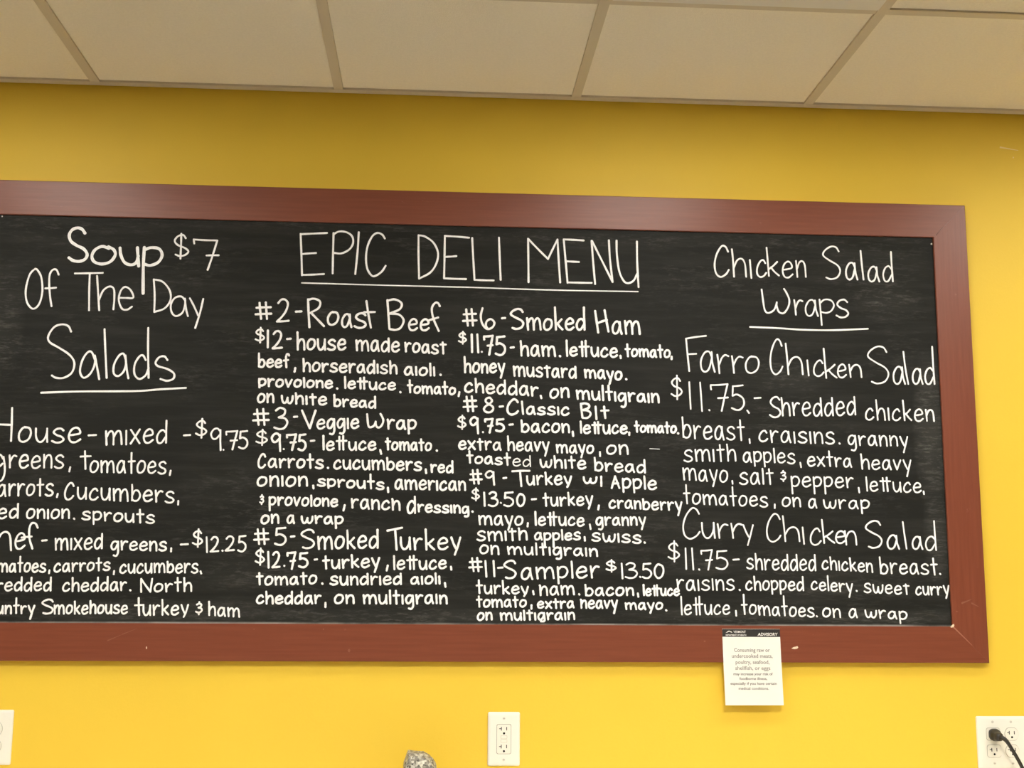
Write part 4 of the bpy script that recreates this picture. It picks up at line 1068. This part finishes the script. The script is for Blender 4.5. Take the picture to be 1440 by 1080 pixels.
        ('i', 1780.4, -1140.1, 1784.8, -1140.1, 40.1, 70.2, 22.1, 4.2),
        ('c', 1799.7, -1142.4, 1826.5, -1142.2, 41.1, 71.9, 22.6, 4.2),
        ('k', 1830.4, -1137.7, 1860.3, -1137.5, 30.2, 57.0, 16.6, 4.2),
        ('e', 1863.6, -1137.5, 1887.9, -1137.3, 29.3, 51.2, 16.1, 4.2),
        ('n', 1887.5, -1141.2, 1915.9, -1141.0, 33.2, 58.2, 18.3, 4.2),
        ('S', 1939.3, -1148.8, 1980.2, -1148.4, 33.3, 66.5, 18.3, 4.2),
        ('a', 1993.6, -1150.8, 2023.7, -1150.6, 34.3, 60.0, 18.9, 4.2),
        ('l', 2034.7, -1150.0, 2043.3, -1149.9, 38.3, 66.1, 21.1, 4.2),
        ('a', 2057.3, -1150.8, 2082.9, -1150.6, 31.3, 54.8, 17.2, 4.2),
        ('d', 2091.2, -1153.0, 2118.3, -1152.8, 34.4, 71.7, 18.9, 4.2),
    ], [
    ]),
    ('description_lettering', 'white chalk lines reading $11.75 shredded chicken breast, raisins, celery, sweet curry', [
        ('$', 1444.8, -1185.9, 1471.7, -1185.7, 24.9, 49.8, 13.7, 4.1),
        ('1', 1487.1, -1203.7, 1488.9, -1203.7, 25.1, 50.2, 13.8, 4.1),
        ('1', 1502.6, -1205.0, 1506.9, -1205.0, 25.9, 51.7, 14.2, 4.1),
        ('7', 1526.2, -1204.9, 1553.1, -1204.7, 23.9, 47.8, 13.2, 4.1),
        ('5', 1562.9, -1203.2, 1591.3, -1203.0, 22.2, 44.5, 12.2, 4.1),
        ('shredded', 1639.4, -1202.1, 1811.1, -1204.9, 25.2, 37.7, 13.8, 4.1),
        ('chicken', 1827.7, -1201.8, 1953.6, -1207.9, 20.8, 30.4, 11.4, 4.2),
        ('breast', 1973.1, -1210.7, 2117.4, -1212.7, 24.0, 39.9, 13.2, 4.2),
        ('raisins', 1465.3, -1254.1, 1605.8, -1253.3, 24.9, 43.6, 13.7, 4.1),
        ('chopped', 1635.7, -1252.6, 1779.2, -1253.7, 20.6, 32.6, 9.3, 4.1),
        ('celery', 1798.7, -1251.2, 1901.3, -1256.5, 19.4, 35.2, 12.8, 4.1),
        ('sweet', 1931.4, -1257.3, 2043.8, -1261.6, 20.7, 23.9, 11.4, 4.1),
        ('curry', 2061.4, -1262.4, 2144.8, -1261.0, 19.5, 34.1, 9.4, 4.1),
        ('le%uce', 1474.4, -1312.8, 1593.5, -1311.7, 22.2, 42.7, 12.2, 4.1),
        ('tomatoes', 1624.2, -1310.6, 1802.9, -1317.6, 21.4, 46.5, 11.8, 4.1),
        ('on', 1825.3, -1316.5, 1868.6, -1317.3, 20.5, 36.0, 11.3, 4.1),
        ('a', 1891.0, -1318.2, 1910.6, -1318.1, 20.9, 36.6, 11.5, 4.1),
        ('wrap', 1931.6, -1318.0, 2035.4, -1322.4, 18.0, 31.4, 9.3, 4.1),
    ], [
        (4.3, [1520.1, -1204.0, 1520.6, -1204.5, 1521.1, -1205.0]),
        (4.1, [1605.5, -1180.3, 1612.6, -1179.8, 1619.7, -1179.3]),
        (4.4, [2124.3, -1210.8, 2124.8, -1211.3, 2125.3, -1211.8]),
        (4.3, [1619.5, -1252.8, 1620.0, -1253.3, 1620.5, -1253.8]),
        (4.3, [1911.6, -1253.6, 1912.1, -1254.0, 1912.6, -1254.5]),
        (4.1, [1609.3, -1303.5, 1609.7, -1309.3, 1610.0, -1315.2]),
        (4.3, [1809.6, -1315.2, 1810.1, -1315.7, 1810.6, -1316.2]),
    ]),
    ('chalk_mark', 'short faint chalk dash right of the word on', [
    ], [
        (1.8, [1401.7, -909.2, 1411.5, -909.4, 1426.2, -910.0]),
    ]),
]
for name, label, words, strokes in SECTIONS:
    ck = Chalk()
    for w in words: ck.word(*w)
    for sw, flat in strokes:
        ck.stroke(list(zip(flat[0::2], flat[1::2])), sw)
    for i, (v, f) in enumerate(ck.clusters()):
        o = link(name, v, f, M_CHALK, slate, smooth=True)
        if i == 0: o['label'] = label

# ------------------------------------------------------------------ paint chips, mitre crack and nail dots of the frame
def chip(parent, name, pts, y, material):
    bm = bmesh.new(); prism(bm, pts, y, y + 0.0006)
    return from_bm(name, bm, material, parent)
def blobshape(cx, cz, rx, rz, n=9):
    return [(cx + rx * math.cos(2 * math.pi * i / n) * random.uniform(.7, 1.1), cz + rz * math.sin(2 * math.pi * i / n) * random.uniform(.7, 1.1)) for i in range(n)]
M_SCUFF = mat('scuffed_paint', (0.25, 0.100, 0.060), 0.6, 0.3)
M_CRACK = mat('cracked_joint_filler', (0.36, 0.155, 0.10), 0.7, 0.2)
M_MITRE = mat('dark_joint', (0.10, 0.04, 0.025), 0.7, 0.2)
M_NICK = mat('paint_nick', (0.85, 0.66, 0.30), 0.5, 0.3)
o = chip(rb, 'paint_chip', [(0.2002, H - 1.3955), (0.2008, H - 1.3929), (0.2021, H - 1.3922), (0.2032, H - 1.3952), (0.2026, H - 1.3984), (0.2009, H - 1.3978)], -0.0203, M_CHIP)
o = chip(rb, 'paint_chip', [(1.7427, H - 1.3928), (1.7481, H - 1.3894), (1.7534, H - 1.3882), (1.7579, H - 1.3870), (1.7597, H - 1.3902), (1.7568, H - 1.3933), (1.7497, H - 1.3943)], -0.0203, M_CHIP)
o = chip(rb, 'paint_chip', [(1.5268, H - 1.3766), (1.5283, H - 1.3747), (1.5308, H - 1.3742), (1.5324, H - 1.3763), (1.5310, H - 1.3787), (1.5279, H - 1.3782)], -0.0203, M_SCUFF)
o = chip(rb, 'paint_chip', [(0.6111, H - 1.3513), (0.6119, H - 1.3498), (0.6134, H - 1.3493), (0.6145, H - 1.3511), (0.6137, H - 1.3531), (0.6119, H - 1.3527)], -0.0203, M_SCUFF)
o = chip(rb, 'paint_chip', [(0.6714, H - 1.4008), (0.6729, H - 1.3973), (0.6756, H - 1.3965), (0.6775, H - 1.4003), (0.6761, H - 1.4046), (0.6727, H - 1.4038)], -0.0203, M_SCUFF)
o = chip(rb, 'paint_scratch', [(0.1112, H - 1.3806), (0.1444, H - 1.3649), (0.1440, H - 1.3642), (0.1100, H - 1.3782)], -0.0203, M_SCUFF)
o = chip(rb, 'paint_scratch', [(0.1446, H - 1.3656), (0.1765, H - 1.3516), (0.1762, H - 1.3511), (0.1437, H - 1.3636)], -0.0203, M_SCUFF)
o = chip(rr_, 'mitre_crack', [(2.1483, H - 1.3416), (2.1935, H - 1.3842), (2.1943, H - 1.3835), (2.1509, H - 1.3392)], -0.0203, M_CRACK)
o = chip(rr_, 'corner_chip', [(2.1415, H - 1.3397), (2.1472, H - 1.3339), (2.1509, H - 1.3325), (2.1516, H - 1.3369), (2.1487, H - 1.3407), (2.1433, H - 1.3414)], -0.0203, M_CHIP)
o = chip(rr_, 'paint_scratch', [(2.1731, H - 1.2847), (2.1983, H - 1.2736), (2.1979, H - 1.2724), (2.1716, H - 1.2806)], -0.0203, M_SCUFF)
o = chip(rr_, 'paint_scratch', [(2.1966, H - 1.2835), (2.2149, H - 1.2908), (2.2155, H - 1.2896), (2.1987, H - 1.2798)], -0.0203, M_SCUFF)
o = chip(rr_, 'paint_chip', [(2.1567, H - 1.3025), (2.1583, H - 1.3012), (2.1609, H - 1.3008), (2.1625, H - 1.3023), (2.1610, H - 1.3041), (2.1578, H - 1.3037)], -0.0203, M_SCUFF)
o = chip(rr_, 'mitre_crack', [(2.1545, H - 0.3464), (2.1741, H - 0.3227), (2.1737, H - 0.3224), (2.1533, H - 0.3454)], -0.0203, M_MITRE)
o = chip(slate, 'nail_head', [(2.1416, H - 0.3673), (2.1429, H - 0.3653), (2.1452, H - 0.3647), (2.1465, H - 0.3669), (2.1452, H - 0.3694), (2.1425, H - 0.3690)], -0.0143, M_SCREW)
o = chip(slate, 'nail_head', [(-0.2071, H - 0.3551), (-0.2062, H - 0.3533), (-0.2044, H - 0.3528), (-0.2031, H - 0.3547), (-0.2039, H - 0.3569), (-0.2062, H - 0.3566)], -0.0143, M_SCREW)
wall = bpy.data.objects['wall_back']
o = chip(wall, 'paint_nick', [(2.3477, H - 0.0966), (2.3980, H - 0.1024), (2.3983, H - 0.1011), (2.3487, H - 0.0923)], -0.0004, M_NICK)
o = chip(wall, 'paint_nick', [(2.3818, H - 0.1219), (2.3827, H - 0.1200), (2.3841, H - 0.1195), (2.3849, H - 0.1216), (2.3840, H - 0.1240), (2.3823, H - 0.1235)], -0.0004, M_NICK)

# ------------------------------------------------------------------ advisory card stuck on the lower rail
CX0, CX1 = 1.5728, 1.7150
CT, CB = H - 1.3464, H - 1.5262
def card_y(z):
    """the card lies flat on the rail and bows slightly away from the wall below it"""
    t = (CT - z) / (CT - CB)
    return YFR - 0.0008 - 0.006 * max(0.0, t - 0.1) ** 1.5
def card_x(u, z):
    t = (CT - z) / (CT - CB)
    return CX0 + (CX1 - CX0) * u + 0.0033 * t
def sheet(name, u0, u1, z0, z1, off, material, parent, thick=0.0004, n=16):
    v = []; f = []
    for i in range(n + 1):
        z = z1 + (z0 - z1) * i / n
        for u in (u0, u1):
            v.append((card_x(u, z), card_y(z) - off, z))
            v.append((card_x(u, z), card_y(z) - off + thick, z))
    for i in range(n):
        a = i * 4; b = a + 4
        f += [(a, b, b + 2, a + 2), (a + 1, a + 3, b + 3, b + 1), (a, a + 1, b + 1, b), (a + 2, b + 2, b + 3, a + 3)]
    f += [(0, 2, 3, 1), (n * 4, n * 4 + 1, n * 4 + 3, n * 4 + 2)]
    return link(name, v, f, material, parent)
card = empty('advisory_card', (0, 0, 0), 'small white printed food advisory card with a black header, stuck over the lower frame', 'card')
sheet('paper', 0, 1, CB, CT, 0.0, M_PAPER, card)
sheet('header_band', 0.0, 1.0, CT - 0.0190, CT - 0.0005, 0.0004, M_CARDBLACK, card, n=6)['label'] = 'black header strip of the card'

def lettering(name, lines, material, parent, off):
    """lines: (text, centre u, base z, height, width, shear, weight); printed text bent onto the card"""
    allv = []; allf = []
    for (text, uc, zb, hgt, wid, shear, bold) in lines:
        cu_ = bpy.data.curves.new('print', 'FONT')
        cu_.body = text; cu_.size = 1.0; cu_.align_x = 'CENTER'; cu_.offset = bold; cu_.shear = shear; cu_.resolution_u = 3
        ob = bpy.data.objects.new('print', cu_)
        COL.objects.link(ob)
        dg = bpy.context.evaluated_depsgraph_get()
        me = bpy.data.meshes.new_from_object(ob.evaluated_get(dg))
        xs = [v.co.x for v in me.vertices]
        w = max(xs) - min(xs); mx_ = (max(xs) + min(xs)) / 2
        sx = wid / w; sz = hgt / 0.7
        b0 = len(allv)
        for v in me.vertices:
            z = zb + v.co.y * sz
            allv.append((card_x(uc, z) + (v.co.x - mx_) * sx, card_y(z) - off, z))
        for p in me.polygons: allf.append(tuple(b0 + i for i in p.vertices))
        bpy.data.objects.remove(ob); bpy.data.curves.remove(cu_); bpy.data.meshes.remove(me)
    return link(name, allv, allf, material, parent)
def cz(py):   # height on the card for a distance below its top edge, in mm
    return CT - py / 1000
lettering('header_lettering', [
    ('ADVISORY', 0.785, cz(16.2), 0.0070, 0.0500, 0.15, 0.02)], M_WHITEINK, card, 0.0007)
lettering('header_lettering', [
    ('VERMONT', 0.300, cz(9.6), 0.0052, 0.0300, 0.0, 0.01),
    ('DEPARTMENT OF HEALTH', 0.235, cz(16.4), 0.0034, 0.0500, 0.0, 0.02)], M_WHITEINK, card, 0.0007)
# white mountain shape of the printed emblem
v = []
pts = [(0.055, 9.8), (0.075, 8.0), (0.10, 5.4), (0.118, 4.4), (0.135, 5.6), (0.148, 6.4), (0.155, 6.0), (0.175, 9.0), (0.160, 8.6), (0.148, 8.4), (0.130, 7.0), (0.115, 6.4), (0.095, 8.2)]
for u, py in pts: v.append((card_x(u, cz(py)), card_y(cz(py)) - 0.0007, cz(py)))
link('mountain_emblem', v, [tuple(range(len(v)))], M_WHITEINK, card)
lettering('body_lettering', [
    ('Consuming raw or', 0.50, cz(54.5), 0.0088, 0.0880, 0.0, 0.014),
    ('undercooked meats,', 0.50, cz(68.5), 0.0088, 0.1000, 0.0, 0.014),
    ('poultry, seafood,', 0.50, cz(83.0), 0.0088, 0.0830, 0.0, 0.014),
    ('shellfish, or eggs', 0.50, cz(97.0), 0.0088, 0.0860, 0.0, 0.012)], M_GREYINK, card, 0.0003)
lettering('small_lettering', [
    ('may increase your risk of', 0.50, cz(109.5), 0.0060, 0.0960, 0.0, 0.014),
    ('foodborne illness,', 0.50, cz(120.5), 0.0060, 0.0680, 0.0, 0.014),
    ('especially if you have certain', 0.50, cz(132.0), 0.0060, 0.1130, 0.0, 0.014),
    ('medical conditions.', 0.50, cz(143.5), 0.0060, 0.0740, 0.0, 0.012)], M_DARKINK, card, 0.0003)

# ------------------------------------------------------------------ outlets
def plate(parent, w, h, holes_done=None):
    """bevelled cover plate, front at y = -6 mm"""
    bm = bmesh.new()
    o1 = rrect(0, 0, w, h, 0.004)
    o2 = rrect(0, 0, w - 0.004, h - 0.004, 0.003)
    o3 = rrect(0, 0, w - 0.012, h - 0.012, 0.003)
    rows = []
    for o, y in ((o1, -0.0003), (o1, -0.0030), (o2, -0.0052), (o3, -0.0062)):
        rows.append([bm.verts.new((x, y, z)) for x, z in o])
    n = len(o1)
    for a, b in zip(rows, rows[1:]):
        for i in range(n):
            bm.faces.new((a[i], a[(i + 1) % n], b[(i + 1) % n], b[i]))
    bm.faces.new(rows[-1]); bm.faces.new(list(reversed(rows[0])))
    return from_bm('cover_plate', bm, M_WHITE, parent)
def flat(name, parent, outline, y0, y1, material, bev=0.0):
    bm = bmesh.new(); prism(bm, outline, y0, y1)
    if bev:
        fr = [e for e in bm.edges if all(abs(v.co.y - min(y0, y1)) < 1e-7 for v in e.verts)]
        bmesh.ops.bevel(bm, geom=fr, offset=bev, segments=2, profile=0.5, affect='EDGES')
    return from_bm(name, bm, material, parent)
def rect(cx, cz_, w, h):
    return [(cx - w / 2, cz_ - h / 2), (cx + w / 2, cz_ - h / 2), (cx + w / 2, cz_ + h / 2), (cx - w / 2, cz_ + h / 2)]
def slots(face, cx, cz_, y):
    """20 A pattern: sideways T on the left, a plain blade slot on the right, round ground below"""
    flat('blade_slot', face, rect(cx - 0.0062, cz_ + 0.0035, 0.0019, 0.0085), y, y - 0.0003, M_DARK)
    flat('blade_slot', face, rect(cx - 0.0092, cz_ + 0.0035, 0.0045, 0.0017), y, y - 0.0003, M_DARK)
    flat('blade_slot', face, rect(cx + 0.0064, cz_ + 0.0035, 0.0018, 0.0078), y, y - 0.0003, M_DARK)
    flat('ground_hole', face, disc(cx + 0.0002, cz_ - 0.0072, 0.0026), y, y - 0.0003, M_DARK)
def screw(parent, cx, cz_, y):
    flat('screw', parent, disc(cx, cz_, 0.0032), y + 0.001, y - 0.0006, M_SCREW, 0.0004)
    flat('screw_slot', parent, rect(cx, cz_, 0.0044, 0.0008), y - 0.0005, y - 0.0008, M_GROOVE)

# centre: safety outlet with a rectangular face
oc = empty('wall_outlet', (1.0452, 0, H - 1.6062), 'white wall outlet with a rectangular safety face, below the middle of the board', 'outlet', None)
plate(oc, 0.0765, 0.124)
screw(oc, 0.0, 0.0475, -0.0062); screw(oc, 0.0, -0.0475, -0.0062)
flat('face_gap', oc, rrect(0, 0, 0.0350, 0.0688, 0.004), -0.0060, -0.0065, M_GROOVE)
fc = flat('receptacle_face', oc, rrect(0, 0, 0.0330, 0.0668, 0.0038), -0.006, -0.0078, M_FACE, 0.0005)
slots(fc, 0, 0.0205, -0.0077); slots(fc, 0, -0.0205, -0.0077)
for zc in (0.0048, -0.0040):
    flat('button_gap', fc, rrect(0, zc, 0.0154, 0.0082, 0.0024), -0.0077, -0.0081, M_GROOVE2)
    flat('test_button', fc, rrect(0, zc, 0.0138, 0.0066, 0.0020), -0.0077, -0.0090, M_FACE, 0.0005)

# left: duplex outlet cut by the frame edge
def duplex_outline(cx, cz_, r=0.0172, cut=0.0142):
    pts = []
    for i in range(40):
        a = 2 * math.pi * i / 40
        x, z = r * math.cos(a), r * math.sin(a)
        pts.append((cx + x, cz_ + max(-cut, min(cut, z))))
    out = []
    for p in pts:
        if not out or (abs(p[0] - out[-1][0]) + abs(p[1] - out[-1][1])) > 1e-6: out.append(p)
    return out
ol = empty('wall_outlet', (-0.098 - 0.0397, 0, H - 1.6008), 'white wall outlet plate at the far left, below the board', 'outlet')
plate(ol, 0.0794, 0.124)
screw(ol, 0, 0, -0.0062)
for zc in (0.0195, -0.0195):
    flat('face_gap', ol, duplex_outline(0, zc, 0.0178, 0.0148), -0.0060, -0.0065, M_GROOVE)
    fc = flat('receptacle_face', ol, duplex_outline(0, zc), -0.006, -0.0082, M_FACE, 0.0006)
    slots(fc, 0, zc, -0.0081)

# right: two-gang outlet
RX, RZ = 2.2018 + 0.0627, H - 1.5547 - 0.0620
orr = empty('wall_outlet', (RX, 0, RZ), 'white double wall outlet with a black plug in it, right of the board', 'outlet')
plate(orr, 0.1254, 0.124)
for sx, kind in ((-1, 'flat'), (1, 'round')):
    screw(orr, sx * 0.023, 0.049, -0.0062); screw(orr, sx * 0.023, -0.049, -0.0062)
    for zc in (0.0200, -0.0200):
        if kind == 'flat':
            og, of = rrect(sx * 0.023, zc, 0.0348, 0.0303, 0.006), rrect(sx * 0.023, zc, 0.0333, 0.0288, 0.0055)
        else:
            og, of = duplex_outline(sx * 0.023, zc, 0.0175, 0.0153), duplex_outline(sx * 0.023, zc, 0.0166, 0.0144)
        flat('face_gap', orr, og, -0.0060, -0.0065, M_GROOVE)
        fc = flat('receptacle_face', orr, of, -0.006, -0.0080, M_FACE, 0.0006)
        slots(fc, sx * 0.023, zc, -0.0079)

# black plug in the upper left socket, its cord hanging down to the right
PX, PZ = RX - 0.023, RZ + 0.0200
plug = empty('power_plug', (PX, -0.008, PZ), 'black power plug in the double outlet with its cord hanging down to the right', 'plug')
def tube(name, pts, radii, material, parent, seg=12, squash=1.0, cap=True):
    P = [Vector(p) for p in pts]
    v = []; f = []
    for i, p in enumerate(P):
        t = (P[min(i + 1, len(P) - 1)] - P[max(i - 1, 0)]).normalized()
        a = t.cross(Vector((0, 0, 1)))
        if a.length < 0.1: a = t.cross(Vector((1, 0, 0)))
        a.normalize(); b = a.cross(t).normalized()
        for k in range(seg):
            an = 2 * math.pi * k / seg
            v.append(p + (a * math.cos(an) + b * math.sin(an) * squash) * radii[i])
    for i in range(len(P) - 1):
        for k in range(seg):
            f.append((i * seg + k, i * seg + (k + 1) % seg, (i + 1) * seg + (k + 1) % seg, (i + 1) * seg + k))
    if cap:
        f.append(tuple(range(seg - 1, -1, -1))); f.append(tuple((len(P) - 1) * seg + k for k in range(seg)))
    return link(name, v, f, material, parent, smooth=True)
bm = bmesh.new()
rows = []
for (y, w, h) in ((0.0, 0.024, 0.025), (-0.004, 0.0265, 0.028), (-0.014, 0.0265, 0.027), (-0.017, 0.022, 0.0225), (-0.024, 0.019, 0.020), (-0.030, 0.020, 0.0195), (-0.034, 0.016, 0.016), (-0.036, 0.011, 0.011)):
    rows.append([bm.verts.new((x, y, z - 0.0035 * (-y / 0.036))) for x, z in rrect(0, 0, w, h, min(w, h) * 0.36)])
n = len(rows[0])
for a, b in zip(rows, rows[1:]):
    for i in range(n): bm.faces.new((a[i], a[(i + 1) % n], b[(i + 1) % n], b[i]))
bm.faces.new(rows[0]); bm.faces.new(rows[-1])
from_bm('plug_body', bm, M_RUBBER, plug, smooth=True)
cord = []
ctl = [(0.000, -0.030, -0.003), (0.004, -0.0385, -0.004), (0.011, -0.043, -0.010), (0.022, -0.045, -0.028), (0.040, -0.047, -0.062), (0.059, -0.048, -0.105), (0.074, -0.051, -0.145), (0.090, -0.058, -0.170), (0.115, -0.072, -0.1785), (0.170, -0.10, -0.1785), (0.260, -0.11, -0.1785), (0.36, -0.07, -0.1785)]
cl = smooth_line([Vector(p) for p in ctl], 6)
rad = [0.0064 - 0.0021 * min(1, i / 16) for i in range(len(cl))]
tube('cord', cl, rad, M_RUBBER, plug)

# ------------------------------------------------------------------ unseen counter added to bounce light up, and the stone standing on it
CTOP = H - 1.78
counter = empty('bounce_counter', (1.1, 0, 0), 'white topped counter added out of view to bounce light onto the ceiling and carry the stone', 'counter')
bm = bmesh.new()
box(bm, -3.0, 3.45, -0.90, -0.001, CTOP - 0.04, CTOP, 0.004)
o = from_bm('worktop', bm, M_COUNTER, counter)
for i in range(8):
    x0 = -2.98 + i * 0.766
    bm = bmesh.new(); box(bm, x0, x0 + 0.762, -0.66, -0.001, 0.1, CTOP - 0.0405)
    from_bm('cabinet_body', bm, M_CABINET, counter)
    for s in (0, 1):
        bm = bmesh.new(); box(bm, x0 + 0.006 + s * 0.378, x0 + 0.378 + s * 0.378, -0.679, -0.6605, 0.12, CTOP - 0.055, 0.002)
        dd = from_bm('door', bm, M_CABINET, counter)
        hx = x0 + 0.345 + s * 0.072
        bm = bmesh.new(); box(bm, hx - 0.006, hx + 0.006, -0.705, -0.6795, CTOP - 0.22, CTOP - 0.10, 0.004)
        from_bm('handle', bm, M_SCREW, dd)
bm = bmesh.new(); box(bm, -2.98, 3.14, -0.60, -0.001, 0.0, 0.0995)
from_bm('plinth', bm, M_CABINET, counter)

def stone_material():
    M = bpy.data.materials.new('sparkling_granite')
    M.use_nodes = True
    nt = M.node_tree; L = nt.links
    b = nt.nodes['Principled BSDF']
    tc = nt.nodes.new('ShaderNodeTexCoord')
    vo = nt.nodes.new('ShaderNodeTexVoronoi'); vo.inputs['Scale'].default_value = 190
    L.new(tc.outputs['Object'], vo.inputs['Vector'])
    n = nt.nodes.new('ShaderNodeTexNoise'); n.inputs['Scale'].default_value = 90; n.inputs['Detail'].default_value = 6
    L.new(tc.outputs['Object'], n.inputs['Vector'])
    mx = nt.nodes.new('ShaderNodeMix'); mx.data_type = 'RGBA'; mx.inputs[0].default_value = 0.5
    L.new(vo.outputs['Color'], mx.inputs[6]); L.new(n.outputs['Fac'], mx.inputs[7])
    bw = nt.nodes.new('ShaderNodeRGBToBW'); L.new(mx.outputs[2], bw.inputs[0])
    r = nt.nodes.new('ShaderNodeValToRGB')
    e = r.color_ramp.elements
    e[0].position = 0.28; e[0].color = (0.05, 0.047, 0.038, 1)
    e[1].position = 0.72; e[1].color = (0.62, 0.60, 0.50, 1)
    m_ = r.color_ramp.elements.new(0.47); m_.color = (0.24, 0.225, 0.18, 1)
    L.new(bw.outputs[0], r.inputs[0]); L.new(r.outputs[0], b.inputs['Base Color'])
    b.inputs['Roughness'].default_value = 0.38
    bp = nt.nodes.new('ShaderNodeBump'); bp.inputs['Strength'].default_value = 0.8; bp.inputs['Distance'].default_value = 0.003
    L.new(bw.outputs[0], bp.inputs['Height']); L.new(bp.outputs[0], b.inputs['Normal'])
    return M

outline = [(0.8203, 1.6149), (0.838, 1.6158), (0.8564, 1.6173), (0.8711, 1.6267), (0.8785, 1.634), (0.8842, 1.6438), (0.8862, 1.6535), (0.891, 1.675), (0.898, 1.70), (0.902, 1.735), (0.898, 1.78),
           (0.850, 1.78), (0.796, 1.78), (0.792, 1.745), (0.802, 1.70), (0.810, 1.665), (0.8115, 1.6375), (0.8165, 1.626)]
outline = [(x, H - z) for x, z in outline]
ocx, ocz = 0.848, H - 1.70
rows = []; bm = bmesh.new()
for y, s in ((-0.062, 0.55), (-0.080, 0.86), (-0.105, 0.97), (-0.130, 1.0), (-0.150, 0.985), (-0.166, 0.90), (-0.176, 0.62)):
    rows.append([bm.verts.new((ocx + (x - ocx) * s, y, max(CTOP, ocz + (z - ocz) * s) if z > CTOP + 0.001 else CTOP)) for x, z in outline])
n = len(outline)
for a, b in zip(rows, rows[1:]):
    for i in range(n): bm.faces.new((a[i], a[(i + 1) % n], b[(i + 1) % n], b[i]))
bm.faces.new(rows[0]); bm.faces.new(list(reversed(rows[-1])))
bmesh.ops.triangulate(bm, faces=bm.faces[:])
bmesh.ops.subdivide_edges(bm, edges=bm.edges[:], cuts=3, use_grid_fill=True)
for v in bm.verts:
    if v.co.z > CTOP + 0.002:
        q_ = v.co * 55
        k_ = 0.0016 * noise.noise(q_) + 0.0010 * noise.noise(q_ * 2.7)
        v.co += Vector((v.co.x - ocx, (v.co.y + 0.12), v.co.z - ocz)).normalized() * k_
stone = from_bm('granite_stone', bm, stone_material())
stone['label'] = 'rough grey sparkling stone at the bottom edge, left of the middle outlet'
stone['category'] = 'stone'
